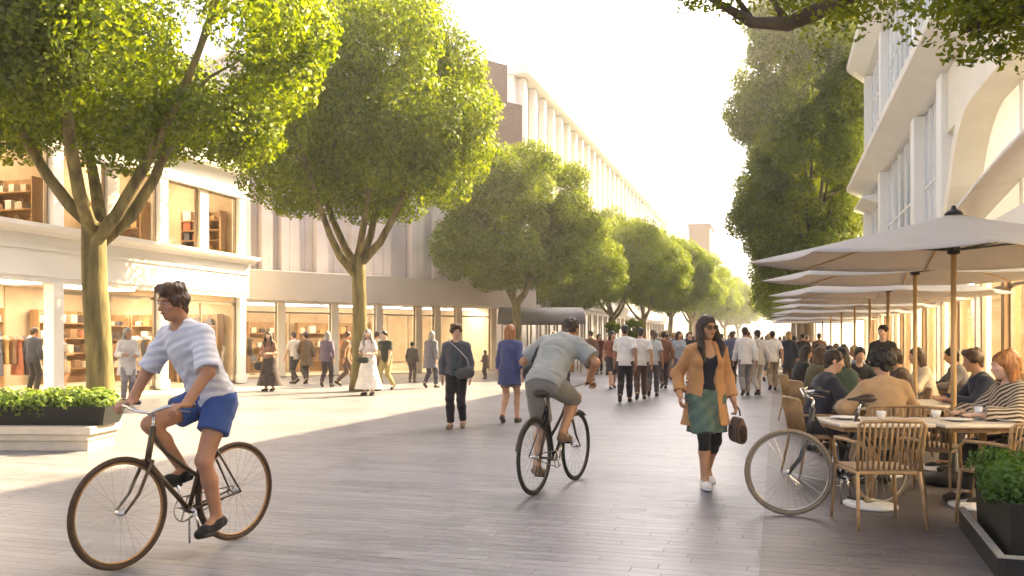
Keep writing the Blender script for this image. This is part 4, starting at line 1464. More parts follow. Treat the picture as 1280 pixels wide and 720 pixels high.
# rounded cream surround of the near glass front, its far lower corner swept down
def sweep(path, w, t0, t1):
    """flat band following a path in the facade plane (y, z), from x=t0 to x=t1"""
    n = len(path)
    nn = []
    for i in range(n):
        a, b = Vector(path[max(i - 1, 0)]), Vector(path[min(i + 1, n - 1)])
        t = (b - a).normalized()
        nn.append(Vector((-t.y, t.x)))
    vs = []
    for i in range(n):
        p = Vector(path[i])
        for x, s in ((t0, 0), (t0, w), (t1, w), (t1, 0)):
            q = p + nn[i] * s
            vs.append((x, q.x, q.y))
    fs = [(i * 4 + j, i * 4 + (j + 1) % 4, i * 4 + 4 + (j + 1) % 4, i * 4 + 4 + j) for i in range(n - 1) for j in range(4)]
    fs += [(3, 2, 1, 0), tuple((n - 1) * 4 + j for j in range(4))]
    return MB().add(vs, fs)
path = [(0.5, 6.55), (yB - 5.5, 6.55)]
for q in range(1, 10):
    a = q / 10 * 1.25
    path.append((yB - 5.5 + 2.6 * math.sin(a), 6.55 - 2.6 * (1 - math.cos(a))))
path += [(yB - 2.3, 4.2), (yB - 2.1, 3.9)]
sweep(path, 0.42, -0.35, 0.5).build('rounded_surround', M_cream5, b5)
glazed(1.0, yB - 3.0, 3.9, 6.54, 6, 1, mat('glowing_window_glass', (0.80, 0.76, 0.68), 0.2, 0.05, 0.7, spec=0.6, emit=0.10, ecol=(1, 0.85, 0.6)), 0.34)  # faint emission added to these panes to brighten the shaded front
MB().box(0.1, 0.495, 0.5, yB - 0.1, 7.0, H1 - 0.36).build('cream_panel', M_cream5, b5)
aw = MB()
prof = []
n = 14
vs, fs = [], []
for i in range(n + 1):
    y = 8.0 + (yB - 0.8 - 8.0) * i / n
    hgt = 0.95 * math.sin(PI * (0.12 + 0.88 * (i / n)) ** 0.8)
    for x, dz in ((0.33, 0.10), (-0.5, -0.02), (-0.5, -0.12), (0.33, 0.0)):
        vs.append((x, y, 3.95 + hgt + dz))
for i in range(n):
    for j in range(4):
        fs.append((i * 4 + j, i * 4 + (j + 1) % 4, i * 4 + 4 + (j + 1) % 4, i * 4 + 4 + j))
fs += [(3, 2, 1, 0), tuple(n * 4 + j for j in range(4))]
aw.add(vs, fs)
aw.build('arched_awning', mat('awning_canvas', (0.72, 0.66, 0.58), 0.8, 0.05, 3), b5, True)
# street level: posts, glass, glowing lamps
M_lamp5 = mat('lit_restaurant_ceiling', (1, 0.85, 0.6), 0.5, 0, emit=8.5, ecol=(1, 0.83, 0.56))
y = 2.0
k = 0
while y < yE - 1:
    MB().box(0.0, 0.3, y - 0.13, y + 0.13, 0.02, 3.2).build('wooden_post', M_wood if k % 2 else M_cream5, b5, bevel=0.01)
    w = MB().box(0.1, 0.18, y + 0.14, y + 0.2, 0.02, 3.2).box(0.1, 0.18, y + 2.3, y + 2.36, 0.02, 3.2).box(0.1, 0.18, y + 0.2, y + 2.3, 2.5, 2.56).build('shop_window', M_frame, b5)
    MB().box(0.135, 0.145, y + 0.2, y + 2.3, 0.1, 3.2).build('pane', M_glass, w)
    MB().box(0.9, 2.2, y + 0.3, y + 2.2, 3.33, 3.37).build('ceiling_lamp', M_lamp5, b5)
    if k % 3 == 1:
        MB().box(2.6, 2.9, y - 0.2, y + 1.5, 0.02, 2.9).build('inner_screen', M_wood, b5)
    y += 2.5
    k += 1
# ---------------------------------------------------------------- barrel canopy and clipped bushes in the tree row
p = W(676, 40)
kc = thing('barrel_canopy', 'grey barrel shaped canopy on slim posts behind the grey shirted cyclist', 'canopy', p, TH)
vs, fs = [], []
n = 12
for i in range(n + 1):
    a = PI * i / n
    for r, xs in ((1.0, -1.85), (1.0, 1.85), (0.95, 1.85), (0.95, -1.85)):
        vs.append((xs - (0.35 if xs < 0 else -0.35) * math.cos(a) * 0.3, -r * math.cos(a) * 1.1, 2.15 + r * math.sin(a) * 0.78))
for i in range(n):
    for j in range(4):
        fs.append((i * 4 + j, i * 4 + (j + 1) % 4, i * 4 + 4 + (j + 1) % 4, i * 4 + 4 + j))
fs += [(3, 2, 1, 0), tuple(n * 4 + j for j in range(4))]
MB().add(vs, fs).build('canopy_shell', mat('grey_canvas', (0.13, 0.125, 0.13), 0.7, 0.1, 4), kc, True)
for sx in (-1.75, 1.75):
    for sy in (-1.0, 1.0):
        MB().tube([(sx, sy, 0), (sx, sy, 2.2)], 0.035, 8).build('post', M_frame, kc)
MB().box(-1.5, 1.5, -0.4, 0.4, 0, 0.95).box(-1.6, 1.6, -0.5, 0.5, 0.95, 1.0).build('counter', M_wood, kc)
for px, py, d, r, lab in ((792, 410, 36, 0.42, 'bigger clipped ball bush on a stem behind the white shirts'), (766, 410, 40, 0.36, 'smaller clipped ball bush on a stem, left of the bigger one')):
    q = W(px, d)
    t = thing('ball_bush', lab, 'bush', q, 0, 'clipped ball bushes')
    zc = HZ(py, d)
    MB().tube([(0, 0, 0), (0.01, 0, zc * 0.5), (0, 0, zc)], 0.035, 8).build('stem', M_bark, t)
    cc, cr = [], []
    for u in unit(40):
        cc.append((u[0] * r * 0.75, u[1] * r * 0.75, zc + u[2] * r * 0.7))
        cr.append(r * 0.3)
    C, N = clump_leaves(cc, cr, 3500)
    link('foliage', leaf_mesh('foliage', C, N, 0.07, M_leaf), t)
    MB().lathe([(0.22, 0), (0.28, 0.4), (0.26, 0.4), (0.2, 0.36), (0.0, 0.36)], 16).build('pot', mat('dark_pot', (0.06, 0.05, 0.045), 0.6), t)
# ---------------------------------------------------------------- parasols
M_canvas = mat('parasol_canvas', (0.60, 0.565, 0.535), 0.85, 0.07, 3, 0.15, 160)
# thin canvas lets some light through
nt = M_canvas.node_tree
_tr = nt.nodes.new('ShaderNodeBsdfTranslucent')
_tr.inputs['Color'].default_value = (0.55, 0.50, 0.45, 1)
_mx = nt.nodes.new('ShaderNodeMixShader')
_mx.inputs['Fac'].default_value = 0.35
_bs = nt.nodes['Principled BSDF']
nt.links.new(_bs.outputs[0], _mx.inputs[1])
nt.links.new(_tr.outputs[0], _mx.inputs[2])
nt.links.new(_mx.outputs[0], nt.nodes['Material Output'].inputs['Surface'])
M_pole = mat('varnished_pole', (0.55, 0.36, 0.16), 0.35, 0.2, 4, 0.1, 40, spec=0.5, stretch=(1, 1, 0.1))
M_black = mat('black_iron', (0.02, 0.018, 0.016), 0.5, 0.2, 10)
RX, RY, ZE, ZA = 2.0, 1.55, 2.27, 2.72
um = {}
NS = 8
def eave(k, t=1.0, sag=0.0):
    a = 2 * PI * k / NS
    c, s = math.cos(a), math.sin(a)
    return Vector((RX * c * t, RY * s * t, ZA + (ZE - ZA) * t ** 0.9 - sag))
vs, fs = [], []
SUBS, RS = 6, 10
for side in (0, 1):
    dz = -0.010 * side
    for i in range(RS + 1):
        t = max(0.02, i / RS)
        for k in range(NS):
            p0, p1 = eave(k, t), eave(k + 1, t)
            for j in range(SUBS):
                f = j / SUBS
                p = p0.lerp(p1, f)
                sg = 0.045 * t * 4 * f * (1 - f) * t
                inn = 1 - 0.055 * t * 4 * f * (1 - f) * (1 if i == RS else 0.5)
                vs.append((p.x * inn, p.y * inn, p.z - sg * 0.6 + dz))
M_ = NS * SUBS
def vi(side, i, k):
    return side * (RS + 1) * M_ + i * M_ + k % M_
for i in range(RS):
    for k in range(M_):
        fs.append((vi(0, i, k), vi(0, i + 1, k), vi(0, i + 1, k + 1), vi(0, i, k + 1)))
        fs.append((vi(1, i, k), vi(1, i, k + 1), vi(1, i + 1, k + 1), vi(1, i + 1, k)))
for k in range(M_):
    fs.append((vi(0, RS, k), vi(1, RS, k), vi(1, RS, k + 1), vi(0, RS, k + 1)))
um['canopy'] = MB().add(vs, fs).mesh('canopy', M_canvas, True)
um['pole'] = MB().tube([(0, 0, 0.05), (0, 0, 1.2), (0, 0, 2.66)], 0.027, 14).mesh('pole', M_pole, True)
hubm = MB().lathe([(0.03, 2.30), (0.06, 2.31), (0.06, 2.40), (0.03, 2.41)], 14).mesh('hub', M_black)
fin = MB().lathe([(0.09, 2.705), (0.07, 2.735), (0.03, 2.755), (0.02, 2.79), (0.0, 2.80)], 14).mesh('finial', M_black, True)
base = MB().lathe([(0.30, 0.0), (0.30, 0.06), (0.12, 0.10), (0.05, 0.14), (0.045, 0.34), (0.028, 0.35)], 24).mesh('base', M_black, True)
ribs = []
for k in range(NS):
    a, b = eave(k, 0.03) - Vector((0, 0, 0.03)), eave(k, 0.97) - Vector((0, 0, 0.028))
    mid = eave(k, 0.5) - Vector((0, 0, 0.03))
    rb = MB().tube([a, mid, b], 0.010, 6).mesh('rib', M_pole)
    u = Vector((math.cos(2 * PI * k / NS), math.sin(2 * PI * k / NS), 0))
    stt = MB().tube([Vector((0, 0, 2.35)) + u * 0.055, mid], 0.009, 6).mesh('strut', M_black)
    ribs.append((rb, stt))
uw = W(1192, 8.86)
UM = [(8.86, 0.0, 'nearest big parasol, its wide canopy cut by the right edge of the view', 0.03), (12.0, 0.10, 'second parasol of the row, directly behind the nearest', -0.02), (15.4, 0.16, 'third parasol of the row, over the tan shirted diner', 0.02), (18.8, 0.2, 'fourth parasol of the row', 0.0), (22.4, 0.2, 'fifth parasol of the row', 0.03),
      (26.2, 0.15, 'sixth parasol of the row', -0.02), (30.4, 0.1, 'seventh parasol of the row', 0.0), (35.0, 0.05, 'eighth parasol of the row, low over the crowd', 0.0), (40.0, 0.0, 'ninth parasol of the row, farthest from the nearest bicycle', 0.0)]
for i, (d, dx, lab, rz) in enumerate(UM):
    Y = uw.y + (d - 8.86) / CT
    u = thing('parasol', lab, 'parasol', (uw.x + dx, Y, 0.008), rz, 'grey parasols along the terrace')
    zs = 1 + 0.012 * math.sin(i * 2.3)
    u.scale = (1, 1, zs)
    for nme in ('canopy', 'pole'):
        link(nme, um[nme], u)
    link('hub', hubm, u)
    link('finial', fin, u)
    link('base', base, u)
    for rb, stt in ribs:
        r = link('rib', rb, u)
        link('strut', stt, r)
# ---------------------------------------------------------------- chairs and tables
M_cane = mat('golden_cane', (0.36, 0.22, 0.10), 0.5, 0.25, 12, 0.3, 120)
M_seatpad = mat('woven_seat', (0.30, 0.21, 0.13), 0.8, 0.3, 60, 0.6, 90)
cm = {}
cm['seat'] = MB().box(-0.23, 0.23, -0.21, 0.24, 0.425, 0.455).mesh('seat', M_seatpad, bevel=0.012)
def legpts(sx, sy):
    return [(0.235 * sx, (0.235 if sy > 0 else -0.215), 0.44), (0.25 * sx, (0.25 if sy > 0 else -0.26), 0.2), (0.262 * sx, (0.262 if sy > 0 else -0.30), 0.0)]
legs = [MB().tube(legpts(sx, sy), [0.016, 0.015, 0.012], 8).mesh('leg', M_cane, True) for sx in (-1, 1) for sy in (-1, 1)]
fr = MB()
fr.tube([(-0.235, -0.215, 0.43), (-0.245, -0.25, 0.62), (-0.25, -0.285, 0.80), (-0.22, -0.295, 0.825), (0, -0.31, 0.83), (0.22, -0.295, 0.825), (0.25, -0.285, 0.80), (0.245, -0.25, 0.62), (0.235, -0.215, 0.43)], 0.014, 8)
cm['back_frame'] = fr.mesh('back_frame', M_cane, True)
sl_ = MB()
for q in range(11):
    x = -0.205 + 0.41 * q / 10
    sl_.box(x - 0.010, x + 0.010, -0.232, -0.222, 0.456, 0.50)
    sl_.tube([(x, -0.225, 0.46), (x * 1.03, -0.265, 0.65), (x * 1.05, -0.30, 0.825)], 0.0085, 6)
cm['back_slats'] = sl_.mesh('back_slats', M_cane, True)
cm['seat_frame'] = MB().tube([(-0.235, -0.21, 0.425), (0.235, -0.21, 0.425), (0.235, 0.235, 0.425), (-0.235, 0.235, 0.425), (-0.235, -0.2, 0.425)], 0.014, 8).mesh('seat_frame', M_cane)
arms = [MB().tube([(0.247 * s, -0.26, 0.66), (0.27 * s, -0.05, 0.665), (0.27 * s, 0.16, 0.655), (0.262 * s, 0.22, 0.61), (0.24 * s, 0.235, 0.44)], 0.014, 8).mesh('armrest', M_cane, True) for s in (-1, 1)]
def chair(p, rz, lab, s=1.0, z=0.008):
    c = thing('terrace_chair', lab, 'chair', (p[0], p[1], z), rz, 'cane chairs on the terrace')
    c.scale = (s, s, s)
    for nme in ('seat', 'back_frame', 'back_slats', 'seat_frame'):
        link(nme, cm[nme], c)
    for m in legs:
        link('leg', m, c)
    for m in arms:
        link('armrest', m, c)
    return c
M_top = mat('pale_table_top', (0.62, 0.54, 0.43), 0.35, 0.08, 3)
M_whitemetal = mat('white_enamel', (0.75, 0.73, 0.70), 0.35, 0.05)
tm = {'table_top': MB().box(-0.5, 0.5, -0.36, 0.36, 0.715, 0.745).mesh('table_top', M_top, bevel=0.01),
      'column': MB().tube([(0, 0, 0.03), (0, 0, 0.715)], 0.035, 12).mesh('column', M_cane, True),
      'foot_plate': MB().lathe([(0.27, 0.0), (0.27, 0.02), (0.2, 0.035), (0.05, 0.045), (0.036, 0.07)], 28).mesh('foot_plate', M_whitemetal, True),
      'apron': MB().box(-0.42, 0.42, -0.28, 0.28, 0.67, 0.714).mesh('apron', M_cane)}
def table(p, rz, lab, s=1.0, z=0.008):
    t = thing('terrace_table', lab, 'table', (p[0], p[1], z), rz, 'cafe tables on the terrace')
    t.scale = (s, 1, 1)
    for nme in tm:
        link(nme, tm[nme], t)
    return t
plate_m = MB().lathe([(0.05, 0.0), (0.075, 0.006), (0.13, 0.018), (0.128, 0.021), (0.07, 0.010), (0.0, 0.009)], 24).mesh('plate', M_whitemetal, True)
glass_m = MB().lathe([(0.03, 0), (0.036, 0.11), (0.033, 0.11), (0.028, 0.006), (0.0, 0.006)], 16).mesh('glass', mat('drinking_glass', (0.7, 0.7, 0.7), 0.08, spec=0.8), True)
cup_m = MB().lathe([(0.025, 0), (0.04, 0.05), (0.041, 0.07), (0.037, 0.07), (0.023, 0.008), (0.0, 0.008)], 16).mesh('cup', M_whitemetal, True)
def setting(name, me, p, z, lab, cat):
    return tag(link(name, me, None, (p[0], p[1], z)), lab, cat)
ZT = 0.757
# ---------------------------------------------------------------- seated and standing guests built by the figure code
SKINS = [(0.55, 0.33, 0.22), (0.42, 0.23, 0.14), (0.30, 0.15, 0.09), (0.60, 0.38, 0.27), (0.50, 0.27, 0.15)]
HAIRS = {'black': (0.012, 0.010, 0.009), 'dark': (0.028, 0.017, 0.011), 'brown': (0.07, 0.035, 0.016), 'ginger': (0.30, 0.12, 0.035), 'blond': (0.36, 0.24, 0.10), 'grey': (0.28, 0.26, 0.25)}
def seated_pose(fem=False, lean=0.06, look=0.0, hands=((0.17, 0.42, 0.80), (-0.15, 0.44, 0.80)), cross=False):
    P = (0, -0.06, 0.55)
    N = (0, -0.06 + lean + 0.02, 1.06)
    H = (0, lean + 0.02, 1.225)
    return skeleton(P, N, H, (math.sin(look), math.cos(look), -0.15), hands=hands, ankles=((0.13, 0.42, 0.095), (-0.13, 0.36, 0.095)), elbow=((0.8, -0.3, -0.8), (-0.8, -0.3, -0.8)),
                    knee=((0.1, 0.4, 1), (-0.1, 0.4, 1)), female=fem, palm=((0, 0, -1), (0, 0, -1)), curl=0.3)
def stand_pose(fem=False, walk=0.0, look=0.0, arms='down', seed=0):
    g = random.Random(seed)
    hz = 1.0
    P = (0, 0, 0.93 - 0.03 * walk)
    N = (0, 0.03 + 0.03 * walk, 1.455 - 0.03 * walk)
    H = (0, 0.07 + 0.04 * walk, 1.62 - 0.03 * walk)
    st = 0.27 * walk
    sw = 0.22 * walk
    hands = ((0.25, 0.02 - sw + 0.05, 0.86), (-0.25, 0.02 + sw + 0.05, 0.86))
    if arms == 'phone':
        hands = ((0.10, 0.30, 1.20), (-0.25, 0.05, 0.86))
    if arms == 'both':
        hands = ((0.12, 0.28, 1.10), (-0.12, 0.28, 1.08))
    ank = ((0.09, st, 0.085), (-0.09, -st, 0.085 + 0.10 * walk))
    toe = ((0.1, 1, 0.0), (-0.1, 1, -0.7 * walk))
    return skeleton(P, N, H, (math.sin(look), math.cos(look), -0.05), hands=hands, ankles=ank, toes=toe, elbow=((0.5, -1, -0.2), (-0.5, -1, -0.2)), female=fem, palm=((-1, 0.1, 0), (1, 0.1, 0)), curl=0.4)
_fig = {}
def figure(name, label, loc, rz, key, J, vox, skin, hairc, hstyle, items, scale=1.0, group=None, shoe=(0.03, 0.025, 0.022), detail=False):
    """items: list of (part name, function name, kwargs, colour or material). Meshes are shared between figures of one key."""
    root = thing('person', label, 'person', loc, rz, group)
    root.scale = (scale,) * 3
    def put(nm, k, fn, m):
        kk = (key, k)
        if kk not in _fig:
            _fig[kk] = fn(m)
            o = link(nm, _fig[kk], root)
        else:
            o = link(nm, _fig[kk], root)
            setmat(o, m)
        return o
    put('body', 'body', lambda m: make_body(J, 'body', m, vox), skinmat(skin))
    put('hair', 'hair' + hstyle, lambda m: hair(J, 'hair', m, vox, hstyle), hairmat(hairc))
    if shoe is not None:
        for i in (0, 1):
            s = put('shoe', 'shoe%d' % i, lambda m: shoes(J, 'shoe', m, vox, i), cloth(shoe))
            if detail:
                link('sole', soles(J, 'sole', M_whitemetal, vox, i), s)
    for nm, fn, kw, c in items:
        m = c if not isinstance(c, tuple) else cloth(c)
        put(nm, nm + fn.__name__ + repr(sorted(kw.items())), lambda m, fn=fn, kw=kw, nm=nm: fn(J, nm, m, vox, **kw), m)
    return root
def toward(a, b):
    """heading that makes local +Y point from a to b"""
    d = Vector((b[0] - a[0], b[1] - a[1]))
    return math.atan2(-d.x, d.y)
def cdir(xc, dc):
    """camera-frame direction (right, away) as a heading"""
    return math.atan2(-(xc * CT - dc * ST), dc * CT + xc * ST)
# foreground table, chair seen from behind, guests round it
T1 = W(1088, 7.65)
table(T1, cdir(0, 1), 'pale cafe table between the empty slatted chair and the tan shirted diner', 0.8)
c1 = W(1096, 6.93)
chair(c1, cdir(0, 1), 'empty cane chair with slatted back in front, seen from behind', 1.0)
m1 = W(1107, 8.45)
SEATV = 0.0075
f = figure('person', 'seated diner in a tan shirt with curly black hair, seen from behind', (m1.x, m1.y, 0), cdir(0.1, 1), 'tanman', seated_pose(False, 0.10, -0.3, hands=((0.20, 0.40, 0.80), (-0.32, 0.30, 0.80))), 0.0095, SKINS[1], HAIRS['black'], 'curly',
           [('shirt', top_garment, dict(sleeve=1.75, hem=-0.05, g=0.022, loose=0.02), (0.42, 0.27, 0.14)), ('trousers', trousers, dict(), (0.05, 0.05, 0.06))])
chair(m1, cdir(0.1, 1), 'cane chair under the tan shirted diner')
T2 = W(1095, 9.45)
table(T2, cdir(0, 1), 'cafe table the tan shirted diner faces', 1.1)
# left diner in dark jacket, turned to the right
m2 = W(1022, 9.35)
figure('person', 'seated diner in a dark jacket at the left edge of the terrace, white trainers', (m2.x, m2.y, 0), cdir(1, 0.05), 'darkjacket', seated_pose(False, 0.16, 0.2, hands=((0.15, 0.44, 0.80), (-0.12, 0.46, 0.80))), 0.010, SKINS[0], HAIRS['dark'], 'short',
       [('jacket', top_garment, dict(sleeve=1.9, hem=-0.06, g=0.025, loose=0.012), (0.035, 0.035, 0.045)), ('trousers', trousers, dict(), (0.025, 0.025, 0.03))], shoe=(0.75, 0.73, 0.70))
chair(m2, cdir(1, 0.05), 'cane chair under the dark jacketed diner at the left edge')
T3 = W(1228, 7.6)
table(T3, cdir(0, 1), 'cafe table with plates beside the nearest parasol pole', 1.0)
for q, (dx, dy, nm, me, lab, cat) in enumerate(((-0.22, -0.1, 'plate', plate_m, 'white plate at the left of the table by the pole', 'plate'), (0.2, -0.02, 'plate', plate_m, 'white plate at the right of the table by the pole', 'plate'), (0.0, 0.15, 'drinking_glass', glass_m, 'tall glass on the table by the pole', 'glass'), (-0.35, 0.1, 'coffee_cup', cup_m, 'white cup on the table by the pole', 'cup'))):
    setting(nm, me, (T3.x + dx, T3.y + dy), ZT - 0.002, lab, cat)
setting('plate', plate_m, (T1.x - 0.2, T1.y + 0.05), ZT - 0.002, 'white plate on the table behind the empty slatted chair', 'plate')
setting('coffee_cup', cup_m, (T1.x + 0.1, T1.y + 0.12), ZT - 0.002, 'white cup on the table behind the empty slatted chair', 'cup')
setting('drinking_glass', glass_m, (T2.x - 0.05, T2.y), ZT - 0.002, 'glass on the table the tan shirted diner faces', 'glass')
m3 = W(1272, 7.8)
figure('person', 'seated diner in a brown and cream striped wrap at the right edge', (m3.x, m3.y, 0), cdir(-1, -0.1), 'stripes', seated_pose(True, 0.12, 0.1), 0.010, SKINS[3], HAIRS['ginger'], 'bob',
       [('wrap', top_garment, dict(sleeve=1.9, hem=-0.08, g=0.035, loose=0.03), cloth((0.50, 0.40, 0.28), (9.0, 0.05, 0.032, 0.022, (0.3, 0.9, 0.4)))), ('trousers', trousers, dict(), (0.03, 0.028, 0.03))])
chair(m3, cdir(-1, -0.1), 'cane chair under the diner in the striped wrap')
c5 = W(1262, 6.75)
chair(c5, cdir(-0.25, 1), 'cane chair at the right edge above the leafy planter')
m4 = W(1236, 9.6)
figure('person', 'seated diner in a navy top behind the parasol pole table', (m4.x, m4.y, 0), cdir(-1, 0.2), 'navy', seated_pose(False, 0.14, 0.0), 0.012, SKINS[1], HAIRS['brown'], 'tousled',
       [('sweater', top_garment, dict(sleeve=1.9, hem=-0.06, g=0.022), (0.022, 0.026, 0.045)), ('trousers', trousers, dict(), (0.06, 0.05, 0.045))])
chair(m4, cdir(-1, 0.2), 'cane chair under the diner in navy')
T4 = W(1178, 9.85)
table(T4, cdir(1, 0), 'cafe table in front of the diner in navy')
m5 = W(1272, 10.4)
figure('person', 'seated ginger haired diner in an ochre top at the right edge', (m5.x, m5.y, 0), cdir(-1, -0.3), 'ochre', seated_pose(True, 0.10, 0.0), 0.013, SKINS[3], HAIRS['ginger'], 'bob',
       [('sweater', top_garment, dict(sleeve=1.9, hem=-0.06, g=0.02), (0.42, 0.24, 0.08)), ('trousers', trousers, dict(), (0.04, 0.035, 0.04))])
chair(m5, cdir(-1, -0.3), 'cane chair under the ochre dressed diner')
m6 = W(1158, 12.4)
figure('person', 'seated woman with brown bobbed hair and cream top between two parasol poles', (m6.x, m6.y, 0), cdir(-1, 0.1), 'creamw', seated_pose(True, 0.12, 0.0), 0.014, SKINS[0], HAIRS['brown'], 'bob',
       [('blouse', top_garment, dict(sleeve=1.2, hem=-0.06, g=0.016), (0.58, 0.50, 0.38)), ('trousers', trousers, dict(), (0.05, 0.04, 0.04))])
chair(m6, cdir(-1, 0.1), 'cane chair under the woman with bobbed hair')
T5 = W(1098, 12.7)
table(T5, cdir(1, 0), 'cafe table in front of the woman with bobbed hair', 1.1)
m7 = W(1104, 14.8)
figure('person', 'standing waitress in a dark top behind the curly haired diner', (m7.x, m7.y, 0), cdir(-0.5, -1), 'waitress', stand_pose(True, 0.0, 0.3, 'both', 2), 0.014, SKINS[3], HAIRS['dark'], 'bun',
       [('blouse', top_garment, dict(sleeve=1.2, hem=-0.1, g=0.016), (0.03, 0.026, 0.024)), ('trousers', trousers, dict(), (0.02, 0.02, 0.02))], 0.98)
T6 = W(1060, 12.2)
table(T6, cdir(1, 0.1), 'wide wooden cafe table left of the curly haired diner', 1.5)
more = [(1046, 13.3, cdir(0.2, -1), 'seated diner in a red brown top facing the camera, left of the waitress', 'back', (0.22, 0.06, 0.03), 'dark'),
        (1072, 13.5, cdir(-0.1, -1), 'seated diner in a black shirt facing the camera behind the wide wooden table', 'back', (0.02, 0.02, 0.022), 'black'),
        (1017, 13.2, cdir(1, 0.1), 'seated diner in olive at the left end of the wide wooden table', 'side', (0.10, 0.085, 0.04), 'brown'),
        (1060, 11.2, cdir(-0.5, 0.8), 'seated diner in dark green with back turned near the wide wooden table', 'side', (0.04, 0.06, 0.045), 'black'),
        (1130, 11.2, cdir(-0.9, 0.3), 'seated diner in dark brown right of the curly haired one', 'side', (0.08, 0.045, 0.03), 'brown'),
        (1200, 12.6, cdir(-1, 0.2), 'seated diner in grey wool right of the nearest parasol pole', 'side', (0.16, 0.15, 0.15), 'dark'),
        (1000, 15.5, cdir(1, 0), 'seated diner in black at the promenade side of the third parasol', 'side', (0.03, 0.03, 0.03), 'dark'),
        (1030, 17.0, cdir(1, 0), 'seated diner in charcoal at a table farther up the terrace', 'side', (0.06, 0.055, 0.055), 'dark'),
        (1075, 17.4, cdir(-1, 0), 'seated diner in pale blue farther up the terrace', 'side', (0.30, 0.36, 0.45), 'blond'),
        (1022, 20.5, cdir(0.9, 0.3), 'seated diner in rust under the fourth parasol', 'side', (0.28, 0.10, 0.04), 'brown'),
        (1060, 21.0, cdir(-1, -0.2), 'seated diner in cream under the fourth parasol', 'side', (0.5, 0.44, 0.35), 'dark'),
        (1018, 25.0, cdir(1, 0.2), 'seated diner in black under the fifth parasol', 'side', (0.025, 0.025, 0.025), 'black'),
        (1050, 25.5, cdir(-1, 0), 'seated diner in white under the fifth parasol', 'side', (0.6, 0.58, 0.55), 'brown')]
for px, d, rz, lab, k, col, hc in more:
    q = W(px, d)
    figure('person', lab, (q.x, q.y, 0), rz, 'seatfar', seated_pose(True, 0.1, 0.0), 0.018, random.choice(SKINS), HAIRS[hc], random.choice(['bob', 'short']),
           [('top', top_garment, dict(sleeve=1.6, hem=-0.06, g=0.02), col), ('trousers', trousers, dict(), (0.04, 0.04, 0.045))])
    chair(q, rz, 'cane chair under the ' + lab.replace('seated ', '').replace(' at the left end of the wide wooden table', ' left of the wide table').replace(' facing the camera', ''))
for px, d, lab in ((1052, 17.2, 'cafe table between the charcoal and the pale blue diner'), (1040, 20.8, 'cafe table under the fourth parasol'), (1033, 25.2, 'cafe table under the fifth parasol')):
    table(W(px, d), cdir(1, 0), lab)
c7 = W(1165, 8.3)
chair(c7, cdir(0.7, 0.7), 'empty cane chair right of the tan shirted diner')
# ---------------------------------------------------------------- planters
M_trough = mat('black_trough', (0.010, 0.010, 0.008), 0.6, 0.25, 6, 0.15, 60)
M_soil = mat('soil', (0.05, 0.035, 0.025), 0.95, 0.3, 30, 0.8, 60)
M_shrub = leafmat('planter_leaves', (0.07, 0.13, 0.02), (0.22, 0.30, 0.07), 0.35)
M_shrub2 = leafmat('low_shrub_leaves', (0.035, 0.085, 0.012), (0.085, 0.17, 0.028), 0.35)
def planter(p, rz, L, D, z0, h, lab, leaf, nl, clumps, lm, flare=0.08):
    t = thing('planter', lab, 'planter', p, rz)
    m = MB()
    a, b = L / 2, D / 2
    vs = [(-a + flare, -b + flare, z0), (a - flare, -b + flare, z0), (a - flare, b - flare, z0), (-a + flare, b - flare, z0), (-a, -b, z0 + h), (a, -b, z0 + h), (a, b, z0 + h), (-a, b, z0 + h),
          (-a + 0.03, -b + 0.03, z0 + h), (a - 0.03, -b + 0.03, z0 + h), (a - 0.03, b - 0.03, z0 + h), (-a + 0.03, b - 0.03, z0 + h),
          (-a + 0.03, -b + 0.03, z0 + h - 0.05), (a - 0.03, -b + 0.03, z0 + h - 0.05), (a - 0.03, b - 0.03, z0 + h - 0.05), (-a + 0.03, b - 0.03, z0 + h - 0.05)]
    fs = [(3, 2, 1, 0)]
    for k in (0, 4, 8):
        fs += [(k + i, k + (i + 1) % 4, k + 4 + (i + 1) % 4, k + 4 + i) for i in range(4)]
    m.add(vs, fs).build('trough', M_trough, t)
    MB().box(-a + 0.035, a - 0.035, -b + 0.035, b - 0.035, z0 + h - 0.09, z0 + h - 0.05).build('soil', M_soil, t)
    cs, rs = [], []
    for q in range(clumps):
        cs.append((random.uniform(-a * 0.92, a * 0.92), random.uniform(-b * 0.85, b * 0.85), z0 + h + random.uniform(-0.02, 0.12) * (1 + leaf * 3)))
        rs.append(random.uniform(0.10, 0.17))
    C, N = clump_leaves(cs, rs, nl, 0.7, 0.6)
    link('foliage', leaf_mesh('foliage', C, N, leaf, lm, 0.7), t)
    return t
pc = W(48, 11.9)
# trough on its pale plinth, left
pl = planter((pc.x, pc.y, 0), TH - 0.03, 2.15, 0.62, 0.32, 0.25, 'black trough of pale green plants on a cream stone bench by the near tree', 0.055, 9000, 60, M_shrub)
MB().box(-1.22, 0.95, -0.46, 0.40, 0.22, 0.318).box(-1.15, 0.88, -0.38, 0.34, 0.0, 0.13).box(-1.17, 0.90, -0.42, 0.36, 0.134, 0.216).build('stone_bench', mat('cream_stone', (0.62, 0.54, 0.42), 0.7, 0.08, 5, 0.2, 40), pl, bevel=0.008)
pr = W(1302, 5.95)
planter((pr.x, pr.y, 0), TH * 0 - 0.05, 0.62, 1.35, 0.02, 0.42, 'black planter of low green shrubs at the lower right corner', 0.036, 16000, 70, M_shrub2, 0.02)
edge = thing('metal_edging', 'thin pale metal edge round the black planter at the lower right', 'edging', (pr.x, pr.y, 0), -0.05)
MB().box(-0.40, -0.365, -0.85, 0.80, 0.0, 0.14).box(-0.364, 0.4, -0.85, -0.815, 0.0, 0.14).build('side_plate', mat('dark_plate', (0.012, 0.012, 0.012), 0.6), edge)
